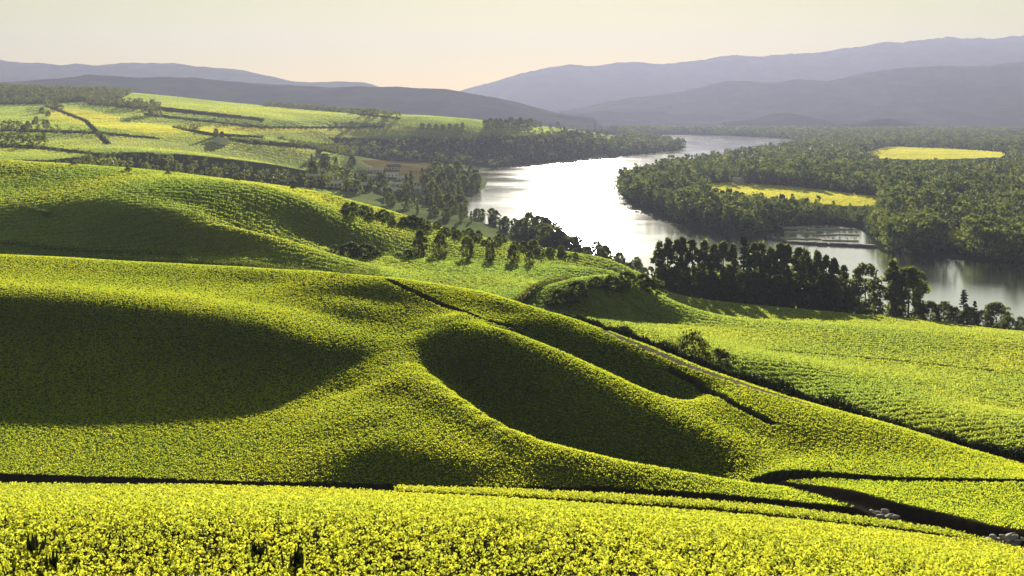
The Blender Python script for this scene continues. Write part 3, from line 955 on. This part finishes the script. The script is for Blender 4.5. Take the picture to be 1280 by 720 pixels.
for key, px, top, D, w, lab in [('shrub', 1071, 377, 385, 1.0, 'small pale green round bush before the wide dark trees'),
                                ('shrubdark', 1260, 396, 385, 1.1, 'rounded dark bush at the foot of the broad right tree'),
                                ('shrubdark', 862, 417, 190, 0.78, 'round dark bush with a bright rim beside the ridge road'),
                                ('shrub', 899, 436, 196, 1.1, 'pale low bush right of the round dark bush by the road')]:
    x, y, h = at_top(px, top, D)
    tree(key, 'bush', x, y, h, lab, 'single bushes at field edges', w, cat='bush')

# squat trees along the top of the middle field
for i, (px, top, D) in enumerate([(524, 288, 380), (550, 292, 382), (584, 296, 383), (613, 304, 386), (642, 306, 388), (662, 314, 390)]):
    x, y, h = at_top(px, top, D)
    tree('broaddark', 'squat_tree', x, y, h, '%s squat dark tree from the left along the top of the middle field' % ORD[i], 'squat trees along the middle field', 0.85)
# scrub at the foot of the field on its right end
for i, (px, top, D) in enumerate([(700, 352, 352), (722, 350, 356), (745, 346, 362), (764, 340, 372), (784, 338, 378), (803, 336, 384), (776, 348, 366), (815, 340, 392)]):
    D = np.interp(px, [700, 740, 772, 815], [276, 280, 291, 300]) + (i % 3) * 2
    x, y, h = at_top(px, top, D)
    tree('shrub', 'bush', x, y, min(max(h, 1.8), 3.5), '%s bush from the left in the scrub under the middle field' % ORD[i], 'scrub below the middle field', 1.3, cat='bush')
# bushes by the lower left edge of the middle field and on the hedge line
for i, (px, top, D, w) in enumerate([(420, 306, 352, 1.2), (438, 303, 353, 1.5), (456, 305, 354, 1.4), (472, 314, 355, 1.2), (498, 316, 358, 1.2), (510, 312, 360, 1.0)]):
    x, y, h = at_top(px, top, D)
    tree('shrub', 'bush', x, y, max(h, 1.6), '%s low bush from the left before the shaded bowl' % ORD[i], 'bushes at the left end of the middle field', w, cat='bush')
for i, (px, top, D) in enumerate([(297, 227, 437), (160, 212, 434), (92, 205, 468), (210, 217, 434), (366, 233, 444)]):
    x, y, h = at_top(px, top, D)
    tree('shrub', 'bush', x, y, max(h, 1.5), '%s small bush on the crest of the second left hill' % ['largest', 'second', 'leftmost', 'third', 'rightmost'][i],
         'bushes on the crest of the second hill', 1.2, cat='bush')


def sample_poly(poly, nmax, seed, dmin, dmax, spacing):
    """points on the terrain seen inside a photo polygon, kept apart in the ground plane"""
    rng = random.Random(seed)
    xs = [p[0] for p in poly]; ys = [p[1] for p in poly]
    out = []
    for _ in range(nmax * 30):
        px, py = rng.uniform(min(xs), max(xs)), rng.uniform(min(ys), max(ys))
        if not poly_inside(poly, np.array([px]), np.array([py]))[0]: continue
        x, y = ray(px, py, dmin, dmax)
        if y > dmax * 0.98: continue
        if poly_inside(RW, np.array([x]), np.array([y]))[0]: continue
        if any((x - a) ** 2 + (y - b) ** 2 < spacing ** 2 for a, b in out): continue
        out.append((x, y))
        if len(out) >= nmax: break
    return out


# trees of the near river bank and round the village
bank_groups = [
    ([(535, 215), (590, 218), (606, 228), (590, 240), (570, 252), (585, 262), (540, 256), (520, 240)], 44, 850, 1600, 12, (10, 17), 'broad', 'tree of the grove at the left shore of the river', 'grove at the left shore of the river'),
    ([(430, 222), (470, 226), (530, 236), (560, 256), (560, 266), (480, 250), (430, 240)], 20, 800, 1300, 12, (8, 14), 'broad', 'leafy tree among the village roofs', 'trees among the village roofs'),
    ([(470, 236), (600, 262), (590, 285), (540, 275), (470, 255)], 30, 500, 1100, 10, (5, 10), 'broad', 'small tree on the low ground between the village and the river bend', 'small trees between village and river'),
    ([(385, 204), (440, 208), (440, 226), (390, 222)], 8, 850, 1400, 14, (8, 13), 'broad', 'tree at the left edge of the village', 'trees at the left edge of the village'),
    ([(430, 268), (520, 288), (560, 297), (640, 312), (720, 325), (720, 320), (600, 296), (520, 278), (430, 258)], 80, 400, 520, 2.5, (0.9, 3.2), 'shrub', 'scrub bush on the slope above the middle field', 'scrub on the slope above the middle field'),
]
for r_i, dd in enumerate((4, 22, 42)):
    for px in np.arange(592, 812, 10 + r_i * 3):
        px_ = px + random.uniform(-4, 4)
        D = np.interp(px_, [590, 640, 690, 740, 800], [940, 775, 668, 605, 562]) - dd
        top = np.interp(px_, [590, 610, 640, 670, 690, 705, 740, 765, 800], [262, 258, 263, 268, 266, 288, 297, 311, 320]) + abs(random.gauss(0, 6)) + r_i * 7
        x, y, h = at_top(px_, top, D)
        if h > 3:
            tree('broad', 'tree', x, y, min(h, 21), 'bank tree between the bright bend of the river and the dark tree row', 'trees on the near bank below the bend', random.uniform(0.7, 1.0))
for poly, nmax, d0, d1, sp, (h0, h1), key, lab, grp in bank_groups:
    for (x, y) in sample_poly(poly, nmax, nmax, d0, d1, sp):
        k_ = key if key == 'shrub' else random.choice(['broad', 'broad', 'broaddark', 'poplar'])
        tree(k_, 'bush' if key == 'shrub' else 'tree', x, y, random.uniform(h0, h1) * (1.15 if k_ == 'poplar' else 1), lab, grp, w=random.uniform(0.8, 1.3), cat='bush' if key == 'shrub' else 'tree')

# far belts of trees on the terrace
for i, (px, py) in enumerate([(607, 160), (613, 160), (620, 160), (626, 160), (632, 160), (639, 160), (645, 160), (651, 160), (657, 160), (663, 160), (669, 160), (675, 159)]):
    x, y = ray(px, py, 1850, 4000)
    tree('broaddark', 'tree', x, y, random.uniform(14, 19), 'tree of the long dark belt on the far terrace', 'dark tree belt on the far terrace', 1.0)
for i, (px, py) in enumerate([(528, 161), (536, 161), (545, 161), (553, 161), (562, 160), (571, 160), (578, 160)]):
    x, y = ray(px, py, 1850, 4000)
    tree('broaddark', 'tree', x, y, random.uniform(7, 9), 'tree of the short low belt left of the long dark belt', 'low tree belt on the far terrace', 1.3)
for i, (px, py, h) in enumerate([(688, 160, 10), (697, 160, 14), (713, 160, 15), (722, 160, 18), (730, 161, 14), (744, 163, 24), (752, 165, 20), (770, 166, 22), (758, 170, 12), (736, 170, 10), (748, 172, 14)]):
    x, y = ray(px, py, 1850, 4500)
    tree('conifer' if h > 17 else 'broaddark', 'tree', x, y, h, '%s tree from the left on the point above the far river bend' % ORD[i], 'trees on the far point', 1.2)
for i, (px, py, h) in enumerate([(270, 172, 9), (277, 173, 7), (52, 142, 9), (60, 146, 8), (45, 155, 9), (35, 160, 8), (58, 160, 9), (30, 166, 8), (70, 138, 10), (398, 196, 8), (405, 204, 9), (440, 158, 9), (420, 158, 7)]):
    x, y = ray(px, py, 900, 3000)
    tree('broaddark', 'tree', x, y, h, '%s lone tree from the left on the far left fields' % ORD[sorted([270, 277, 52, 60, 45, 35, 58, 30, 70, 398, 405, 440, 420]).index(px)], 'lone trees on the far left fields', 1.1)

# woods ---------------------------------------------------------------------------------------------
WT = []
WTfar = []
for i in range(6):
    q, t, tb = make_tree('broad', 900 + i, 13.0, 5.4, 0.3, 40, 7, 1.5, 1.5)
    WT.append(q)
for i in range(6):
    q, t, tb = make_tree('broad', 950 + i, 13.0, 5.6, 0.2, 15, 4, 3.0, 1.7)
    WTfar.append(q)
for i in range(2):
    WT.append(make_tree('conifer', 980 + i, 15.0, 3.8, 0.3, 40, 7, 1.5, 1.2)[0])
    WT.append(make_tree('poplar', 985 + i, 15.5, 3.4, 0.3, 40, 7, 1.5, 1.3)[0])


def wood_points(y0, y1, spacing, umin, umax, seed):
    r_ = np.random.default_rng(seed)
    xs = np.arange(umin * y1, umax * y1, spacing); ys = np.arange(y0, y1, spacing)
    X, Y = np.meshgrid(xs, ys)
    X = (X + r_.uniform(-.45, .45, X.shape) * spacing).ravel(); Y = (Y + r_.uniform(-.45, .45, Y.shape) * spacing).ravel()
    k = (X / Y > umin) & (X / Y < umax)
    X, Y = X[k], Y[k]
    k = ~poly_inside(RW, X, Y) & (line_dist(RW, X, Y, True) > 2.5)
    X, Y = X[k], Y[k]
    Z = ground_z(X, Y)
    c, w = field_colour(X, Y, Z)
    X, Y, Z = X[w], Y[w], Z[w]
    # keep the open fields visible over the trees in front of them
    px = 640 + F * X / Y; py = HOR + (HC - Z) * F / Y
    ok = np.ones(len(X), bool); lim = np.ones(len(X))
    for poly, (d0, d1), col, wd_ in FIELDS:
        if wd_: continue
        for f in (0.8, 0.6, 0.4, 0.25):
            lim = np.where(poly_inside(poly, px, py - f * 22.0 * F / Y) & (f < lim + 0.2), np.minimum(lim, f), lim)
    ok &= lim > 0.3
    return X[ok], Y[ok], Z[ok], lim[ok]


X, Y, Z, lim = wood_points(600, 1500, 10.5, 0.07, 0.62, 21)
size = np.clip(1.1 + 0.6 * fbm(X / 60, Y / 60, 2) + np.random.default_rng(3).normal(0, 0.14, len(X)), 0.5, 1.5) * np.where(lim < 1, lim * 1.1, 1)
rank = np.argsort(np.where(np.abs(X / Y) < 0.43, Y, 1e9) - size * 60)
near = rank[:60]
for i in near:
    tree('wood', 'tree', X[i], Y[i], 13.0 * size[i], 'rounded leafy tree at the near edge of the wood across the river', 'trees at the edge of the wood across the river', random.uniform(.9, 1.15))
rest = np.ones(len(X), bool); rest[near] = False
rw_ = np.random.default_rng(8)
wd1 = scatter('wood', np.stack([X, Y, Z], 1)[rest], size[rest], WT, M['leaf_mid'], np.clip(rw_.normal(0.45, 0.28, rest.sum()), 0, 1), rw_)
tag(wd1, 'dense mixed green wood filling the plain across the river', 'wood', kind='stuff')
X, Y, Z, lim = wood_points(1500, 4600, 18, 0.02, 0.62, 22)
wd2 = scatter('wood', np.stack([X, Y, Z], 1), rw_.uniform(0.8, 1.45, len(X)) * lim, WTfar, M['leaf_mid'], np.clip(rw_.normal(0.35, 0.25, len(X)), 0, 1), rw_)
tag(wd2, 'hazy far woods on the flat plain below the mountains', 'wood', kind='stuff')
X, Y, Z, lim = wood_points(620, 3300, 13, -0.62, 0.14, 23)
k = ~((X / Y > 0.02) & (Y < 1600))
X, Y, Z, lim = X[k], Y[k], Z[k], lim[k]
wd3 = scatter('wood', np.stack([X, Y, Z], 1), rw_.uniform(0.4, 0.95, len(X)) * lim, WTfar, M['leaf_dark'], np.clip(rw_.normal(0.4, 0.25, len(X)), 0, 1), rw_)
tag(wd3, 'dark woods on the left hilltop, plus woods added for shade on gully and river bluff', 'wood', kind='stuff')


# ------------------------------------------------------------------ hedges
def hedge(pts, h, w, dens, mat, label, seed, lsize=0.3):
    r_ = np.random.default_rng(seed)
    P_ = np.array(pts); seg = np.hypot(*np.diff(P_, axis=0).T); L = seg.sum(); cum = np.concatenate([[0], np.cumsum(seg)])
    n_ = int(L * dens)
    s = r_.uniform(0, L, n_)
    bx = np.interp(s, cum, P_[:, 0]); by = np.interp(s, cum, P_[:, 1])
    hh = h * (0.75 + 0.55 * fbm(s / 4.0, s * 0 + seed, 3))
    a = r_.uniform(0, 2 * math.pi, n_); rr = np.sqrt(r_.random(n_))
    x = bx + w * rr * np.cos(a); y = by + w * rr * np.sin(a)
    z = ground_z(x, y) + hh * r_.random(n_) ** 0.7 * np.sqrt(np.maximum(0.05, 1 - 0.75 * rr ** 2))
    t = r_.normal(size=(n_, 3)); t /= np.linalg.norm(t, axis=1)[:, None]
    b = np.cross(r_.normal(size=(n_, 3)), t); b /= np.linalg.norm(b, axis=1)[:, None] + 1e-9
    l = (lsize * r_.uniform(0.6, 1.4, n_))[:, None]
    c = np.stack([x, y, z], 1)
    V = np.stack([c - t * l / 2, c + b * l * .35, c + t * l / 2, c - b * l * .35], 1)
    o = build('hedge', V.reshape(-1, 3), np.arange(n_ * 4).reshape(-1, 4), mat, attrs={'tint': np.repeat(r_.random(n_), 4)})
    return tag(o, label, 'hedge')


def offs(pts, dy):
    return [(x, y + dy) for x, y in pts]


hedge(dline([(690, 203), (720, 196.5), (800, 178.5), (840, 171), (880, 164), (920, 157), (960, 151.5), (1040, 143.5), (1120, 136.5), (1200, 127.5), (1280, 119), (1400, 112)]),
      2.3, 0.8, 280, M['leaf_conifer'], 'long dark hedge following the ridge road down to the right edge', 31)
hedge(dline([(420, 232), (470, 236), (520, 240), (570, 240), (612, 236)]), 4.2, 1.0, 70, M['leaf_dark'], 'dark hedge behind the crest of the big hill', 32)
hedge(dline([(-60, 297), (60, 295), (140, 289), (220, 285), (300, 282), (360, 280), (430, 276)]), 2.6, 1.0, 60, M['leaf_dark'], 'dark hedge between the big hill and the second left hill', 33)
hedge(dline([(0, 318), (60, 310), (140, 303), (230, 297)]), 1.6, 0.8, 45, M['leaf_dark'], 'short hedge across the foot of the second left hill', 34)
hedge(pline([(16, 256), (40, 262), (64, 272)], 250, 420), 1.6, 1.0, 40, M['leaf_mid'], 'ragged hedge at the top left corner of the shaded bowl', 35)
hedge(dline([(180, 337), (220, 331), (280, 322), (330, 317), (370, 318), (400, 325)]), 1.6, 0.9, 50, M['leaf_mid'], 'sunlit scrubby hedge running down the rim of the shaded bowl', 36)
hedge(dline([(430, 372), (480, 372), (510, 374)]), 1.5, 1.2, 40, M['leaf_mid'], 'low hedge along the shaded hollow left of the squat trees', 37)
hedge(dline([(630, 262), (660, 284), (690, 308), (720, 330)]), 2.2, 1.6, 60, M['leaf_dark'], 'dark scrubby hedge under the lower edge of the middle field', 38, 0.5)


# ------------------------------------------------------------------ hills and mountains
def mountain(name, sky, D, depth, label, seed, amp=0.12, base=-2.0):
    sx = np.array([p[0] for p in sky], float); sy = np.array([p[1] for p in sky], float)
    q = np.linspace(sx[0], sx[-1], 260)
    crest = np.interp(q, sx, sy)
    crest = np.convolve(np.pad(crest, 4, 'edge'), np.ones(9) / 9, 'valid')
    rows_ = 46
    V = np.zeros((260, rows_, 3))
    X0 = (q - 640) / F * D
    zc = np.maximum(zz(D, crest), base + 1)
    for j in range(rows_):
        t = j / (rows_ - 1)                      # 0 front foot .. 0.7 crest .. 1 back
        yy = D - depth * (0.72 - t) / 0.72 if t < 0.72 else D + depth * 0.6 * (t - 0.72) / 0.28
        prof = sstep(0, 1, np.array([t / 0.72]))[0] if t <= 0.72 else 1 - 0.9 * sstep(0, 1, np.array([(t - 0.72) / 0.28]))[0]
        x = X0
        nn = fbm(x / (depth * 0.45) + seed, np.full_like(x, yy) / (depth * 0.45), 5) 
        rid = np.abs(fbm(x / (depth * 0.3) + seed * 2, np.full_like(x, yy) / (depth * 0.6) + 3, 4))
        z = base + (zc - base) * prof * (1 + amp * nn * (1 - abs(t - 0.72) * 0.2) - 0.9 * amp * (rid * (1 - prof) * 2))
        z = z + (zc - base) * 0.02 * fbm(x / 40 + seed, np.full_like(x, yy) / 40, 2) * prof
        V[:, j] = np.stack([x, np.full_like(x, yy), z], 1)
    i2 = (np.arange(259)[:, None] * rows_ + np.arange(rows_ - 1)[None]).ravel()
    o = build(name, V.reshape(-1, 3), np.stack([i2, i2 + rows_, i2 + rows_ + 1, i2 + 1], 1), M['far_hill'], smooth=True)
    return tag(o, label, 'hill', kind='structure')


mountain('hills', [(-700, 105), (-200, 102), (30, 98), (90, 94), (200, 95), (270, 98), (340, 104), (420, 109), (480, 111), (560, 111), (600, 118), (640, 127), (690, 139), (740, 147)], 5200, 900, 'long wooded ridge behind the far left fields', 3.3, 0.13)
mountain('hills', [(-900, 80), (-300, 72), (-60, 72), (0, 75), (70, 81), (150, 82), (225, 79), (290, 83), (340, 93), (375, 102), (440, 102), (485, 112), (530, 128), (560, 140)], 9000, 1200, 'pale distant ridge highest on the left skyline', 8.1, 0.13)
mountain('hills', [(520, 136), (560, 118), (600, 107), (640, 98), (700, 84), (780, 80), (830, 78), (900, 73), (960, 71), (1040, 66), (1090, 59), (1140, 54), (1190, 50), (1240, 52), (1300, 50), (1500, 52), (2000, 70)], 11500, 1500, 'highest pale mountain rising to the right skyline', 12.7, 0.13)
mountain('hills', [(700, 140), (780, 124), (840, 117), (900, 104), (960, 101), (1030, 99), (1100, 90), (1180, 86), (1280, 80), (1500, 74), (1900, 80)], 7800, 1050, 'darker mountain spur below the high right skyline', 17.9, 0.13)
mountain('hills', [(1040, 146), (1090, 136), (1130, 131), (1200, 128), (1280, 131), (1500, 126), (1800, 130)], 7000, 675, 'low foothill at the right under the mountain spur', 21.3, 0.13)
mountain('hills', [(905, 153), (940, 149), (962, 143), (985, 141), (1010, 146), (1040, 152)], 5600, 300, 'small round hill on the far plain left of centre right', 25.0, 0.06)
mountain('hills', [(1030, 158), (1070, 154), (1095, 150), (1110, 148), (1128, 151), (1150, 157)], 5000, 225, 'small pointed hill on the far plain nearer the right', 29.0, 0.06)
mountain('hills', [(690, 142), (740, 139), (830, 139), (900, 143), (960, 150)], 6800, 450, 'low hazy rise beyond the far end of the river', 33.0, 0.05)


# ------------------------------------------------------------------ buildings
def house(x, y, w, l, h, rz, wall, roof, label, group):
    g = gz(x, y)
    o = empty('house', (x, y, g - 0.3), rz)
    tag(o, label, 'house', group)
    rh = w * (0.15 if l > 15 else 0.25)
    m = MB()
    m.box(-l / 2, l / 2, -w / 2, w / 2, 0, h)
    for s in (-1, 1):
        xx = s * l / 2
        m.add([(xx, -w / 2, h + .002), (xx, w / 2, h + .002), (xx, 0, h + rh)], [(0, 1, 2) if s > 0 else (2, 1, 0)])
    m.build('wall', wall, o)
    e = 0.5
    r = MB()
    for s in (-1, 1):
        y0, y1, z0, z1 = s * (w / 2 + e), 0.0, h - e * 2 * rh / w, h + rh
        a = [(-l / 2 - e, y0, z0 + .05), (l / 2 + e, y0, z0 + .05), (l / 2 + e, y1, z1 + .05), (-l / 2 - e, y1, z1 + .05)]
        b = [(p[0], p[1], p[2] + 0.22) for p in a]
        f = [(0, 1, 2, 3), (7, 6, 5, 4), (0, 4, 5, 1), (1, 5, 6, 2), (2, 6, 7, 3), (3, 7, 4, 0)]
        r.add(a + b, f)
    ro = r.build('roof', roof, o)
    cmb = MB(); cmb.box(l * .2, l * .2 + .9, .5, 1.4, h + rh * .5, h + rh + 1.1); cmb.build('chimney', M['tan_wall'], ro)
    for k in range(4):
        xx = -l * .36 + k * l * .24
        if k == 2:
            d = MB(); d.box(xx - .5, xx + .5, -w / 2 - .06, -w / 2 + .04, .3, 2.5); d.build('door', M['door'], o)
            continue
        wn = MB(); wn.box(xx - .7, xx + .7, -w / 2 - .05, -w / 2 + .04, 1.2, 2.5); wn.build('window', M['glass'], o)
    return o


vil = [(402, 224, 11, 26, 'long low pale-roofed building at the left end of the village'), (428, 214, 9, 30, 'long pale shed before the village trees'),
       (446, 219, 10, 20, 'grey-roofed house near the left village trees'), (470, 216, 9, 17, 'house in the middle of the upper village row'),
       (488, 221, 10, 18, 'house beside the round tree above the village'), (505, 226, 9, 16, 'house at the right end of the upper village row'),
       (478, 230, 10, 17, 'house at the centre of the lower village row'), (500, 234, 10, 19, 'pale-roofed house right of the lower row centre'),
       (516, 240, 9, 16, 'small house among trees at the right of the village'), (455, 236, 9, 14, 'small house left of the lower village row'),
       (530, 247, 10, 22, 'pale-roofed building nearest the river trees'), (412, 215, 9, 18, 'small shed behind the long low building'),
       (438, 225, 9, 18, 'low house between the long shed and the village centre'), (463, 223, 10, 20, 'long roof below the grey-roofed house'), (492, 212, 9, 16, 'house standing at the edge of the tan field'),
       (520, 232, 9, 16, 'pale house at the lower corner of the tan field'), (486, 243, 9, 15, 'small pale roof at the foot of the village'), (540, 238, 9, 14, 'little house under the left shore grove'),
       (508, 247, 10, 18, 'pale-roofed shed at the bottom right of the village'), (418, 234, 8, 14, 'small house below the long pale shed')]
for i, (px, py, w, l, lab) in enumerate(vil):
    x, y = ray(px, py, 700, 1700)
    house(x, y, w * 0.9, l * 0.85, 3.3, rad((i * 37) % 40 - 20), M['white_wall'] if i % 3 else M['tan_wall'], M['grey_roof'] if i % 4 != 2 else M['dark_roof'], lab, 'houses of the village')
for px, py, w, l, lab in [(1063, 208, 14, 22, 'white house alone in the far wood'), (923, 229, 7, 11, 'white barn at the head of the yellow field'),
                          (803, 238, 9, 14, 'white house among trees at the tip of the wooded bend'), (276, 180, 9, 20, 'farmhouse with pale roof on the far left fields')]:
    x, y = ray(px, py, 700, 3000)
    house(x, y, w, l, 5.0, rad(-55), M['white_wall'], M['white_wall'], lab, None)

# docks in the cove across the river
for i, (px, py, L) in enumerate([(996, 285, 24), (1036, 287, 30), (1000, 291, 20), (1030, 294, 16), (1056, 293.5, 18), (1008, 299, 34), (1050, 301, 22)]):
    D = HC * F / (py - HOR); x = (px - 640) / F * D
    o = empty('dock', (x, D, 0), rad([-9, 4, -14, 8, -22, -5, -12][i]))
    tag(o, '%s pale floating dock counted from the far left of the sheltered cove' % ORD[i], 'dock', 'floating docks in the cove')
    m = MB(); m.box(-L / 2, L / 2, -1.6, 1.6, 0.15, 0.75); m.build('deck', M['deck'], o)
    for k in range(5):
        xx = -L / 2 + (k + .5) * L / 5
        p = MB(); p.tube([(xx, 1.9, -2), (xx, 1.9, 2.1)], [.22, .2], 8); p.build('pile', M['pile'], o)


def rock_mesh(name, mat, seed, sub=2):
    import bmesh
    bm = bmesh.new(); bmesh.ops.create_icosphere(bm, subdivisions=sub, radius=0.5)
    r_ = np.random.default_rng(seed); dirs = r_.normal(size=(7, 3)); dirs /= np.linalg.norm(dirs, axis=1)[:, None]
    for v in bm.verts:
        for d in dirs:
            t = v.co.x * d[0] + v.co.y * d[1] + v.co.z * d[2] - 0.29
            if t > 0:
                v.co.x -= d[0] * t; v.co.y -= d[1] * t; v.co.z -= d[2] * t
        v.co.z *= 0.7
    me = bpy.data.meshes.new(name); bm.to_mesh(me); bm.free(); me.materials.append(mat)
    return me


# breakwater before the docks
bw = MB()
pts = [(962, 298), (985, 303), (1030, 306), (1070, 307.5), (1092, 309)]
wp = [((p - 640) / (y - HOR) * HC, HC * F / (y - HOR)) for p, y in pts]
for k in range(len(wp) - 1):
    m_ = 14
    for j in range(m_):
        t = j / m_
        x = wp[k][0] * (1 - t) + wp[k + 1][0] * t; y = wp[k][1] * (1 - t) + wp[k + 1][1] * t
        s = random.uniform(1.6, 2.6)
        bw.box(x - s, x + s, y - s * 1.2, y + s * 1.2, -1.5, random.uniform(0.7, 1.5))
tag(bw.build('breakwater', M['dark_rock']), 'dark stone breakwater lying before the docks in the cove', 'breakwater')

# pale rocks on the dirt track
rocks = [rock_mesh('rock', M['rock'], 50 + i) for i in range(4)]
for grp, lab, spots in [('pale rocks at the right end of the track', 'pale broken rock heaped on the track at the lower right edge',
                         [(1243, 674), (1250, 677), (1256, 673), (1262, 678), (1268, 675), (1274, 679), (1279, 676), (1247, 680), (1259, 682), (1236, 679), (1271, 683), (1265, 671)]),
                        ('pale rocks at the fork of the tracks', 'pale broken rock lying where the field tracks fork',
                         [(1090, 641), (1097, 643), (1104, 644), (1112, 646), (1120, 648), (1101, 647), (1108, 641)])]:
    for i, (px, py) in enumerate(spots):
        D = np.exp(np.arange(math.log(66), math.log(130), 0.001)); xx = (px - 640) / F * D
        zg = ground_z(xx, D); h_ = np.nonzero(zg >= zz(D, py))[0]
        d = D[h_[0]] if len(h_) else 80
        x, y = (px - 640) / F * d, d
        o = link(bpy.data.objects.new('rock', rocks[i % 4]))
        s = random.uniform(0.45, 0.95)
        o.location = (x, y, gz(x, y) + 0.1 * s); o.rotation_euler = (0, 0, random.uniform(0, 6)); o.scale = (s * 1.3, s, s * 0.8)
        tag(o, lab, 'rock', grp)

# dark upright weeds in the near field
for i, (px, py, h, lab) in enumerate([(43, 702, .85, 'dark upright weed clump standing highest at the lower left'), (66, 722, .8, 'dark weed clump by the bottom edge left of the tall weed'),
                                      (322, 708, .8, 'dark forked weed in the near field left of centre'), (368, 722, .9, 'broad dark weed at the bottom edge left of centre')]):
    x, y = ray(px, py, 22, 70)
    g = gz(x, y)
    r_ = np.random.default_rng(70 + i)
    q = []
    for k in range(16):
        a = r_.uniform(0, 6.28); b = np.array([r_.normal(0, .1), r_.normal(0, .05), 0]); t = b + np.array([r_.normal(0, .09), r_.normal(0, .09), h * r_.uniform(.6, 1)])
        wv = np.array([math.cos(a), math.sin(a), 0]) * .045; md = (b * .4 + t * .6)
        q.append([b - wv * .5, md - wv, t, md + wv])
    q = np.array(q)
    o = build('weed', q.reshape(-1, 3), np.arange(len(q) * 4).reshape(-1, 4), M['weed'], attrs={'tint': np.full(len(q) * 4, .3)})
    o.location = (x, y, g)
    tag(o, lab, 'weed')

# ------------------------------------------------------------------ haze
hz = MB(); hz.box(-15500, 15500, -300, 13200, -8, 860)
m, nt, out = new_mat('haze_air')
pv = N(nt, 'ShaderNodeVolumePrincipled')
pv.inputs['Color'].default_value = (0.39, 0.42, 0.64, 1)
pv.inputs['Density'].default_value = 1.02e-4
pv.inputs['Anisotropy'].default_value = 0.28
nt.links.new(pv.outputs[0], out.inputs['Volume'])
ho = hz.build('haze', m)
tag(ho, 'pale lilac haze filling the valley air', 'haze', kind='stuff')

# ------------------------------------------------------------------ light
w = bpy.data.worlds.new('World'); SC.world = w; w.use_nodes = True
nt = w.node_tree; nt.nodes.clear()
sky = N(nt, 'ShaderNodeTexSky', sky_type='NISHITA'); sky.sun_disc = False
sky.sun_elevation = rad(SUN_EL); sky.sun_rotation = rad(SUN_AZ)
sky.altitude = 4000; sky.air_density = 1.5; sky.dust_density = 0.5; sky.ozone_density = 0.0
bg = N(nt, 'ShaderNodeBackground'); bg.inputs['Strength'].default_value = 0.05
wo = N(nt, 'ShaderNodeOutputWorld')
tn = N(nt, 'ShaderNodeMix', data_type='RGBA', blend_type='MULTIPLY'); tn.inputs[0].default_value = 1.0
tn.inputs[7].default_value = (0.97, 0.83, 0.40, 1)          # thin warm veil over the whole sky
nt.links.new(sky.outputs[0], tn.inputs[6]); nt.links.new(tn.outputs[2], bg.inputs['Color']); nt.links.new(bg.outputs[0], wo.inputs['Surface'])

sl = bpy.data.lights.new('sun', 'SUN'); sl.energy = 5.0; sl.angle = rad(0.5); sl.color = (1.0, 0.90, 0.72)
so = link(bpy.data.objects.new('sun', sl))
from mathutils import Vector
d = Vector((math.sin(rad(SUN_AZ)) * math.cos(rad(SUN_EL)), math.cos(rad(SUN_AZ)) * math.cos(rad(SUN_EL)), math.sin(rad(SUN_EL))))
so.rotation_euler = d.to_track_quat('Z', 'Y').to_euler()

# ------------------------------------------------------------------ camera
cam = bpy.data.cameras.new('camera'); cam.sensor_width = 36.0; cam.lens = 36.0 * F / 1280
cam.shift_y = -(360 - HOR) / 1280.0
cam.clip_start = 0.1; cam.clip_end = 30000
co = link(bpy.data.objects.new('camera', cam)); co.location = (0, 0, HC); co.rotation_euler = (rad(90), 0, 0)
SC.camera = co

SC.view_settings.view_transform = 'Standard'; SC.view_settings.look = 'None'
SC.view_settings.exposure = 1.24; SC.view_settings.gamma = 1.0
SC.view_settings.use_curve_mapping = False
SC.render.engine = 'CYCLES'
SC.cycles.use_denoising = True
SC.cycles.max_bounces = 6; SC.cycles.diffuse_bounces = 3; SC.cycles.transmission_bounces = 4; SC.cycles.volume_bounces = 1
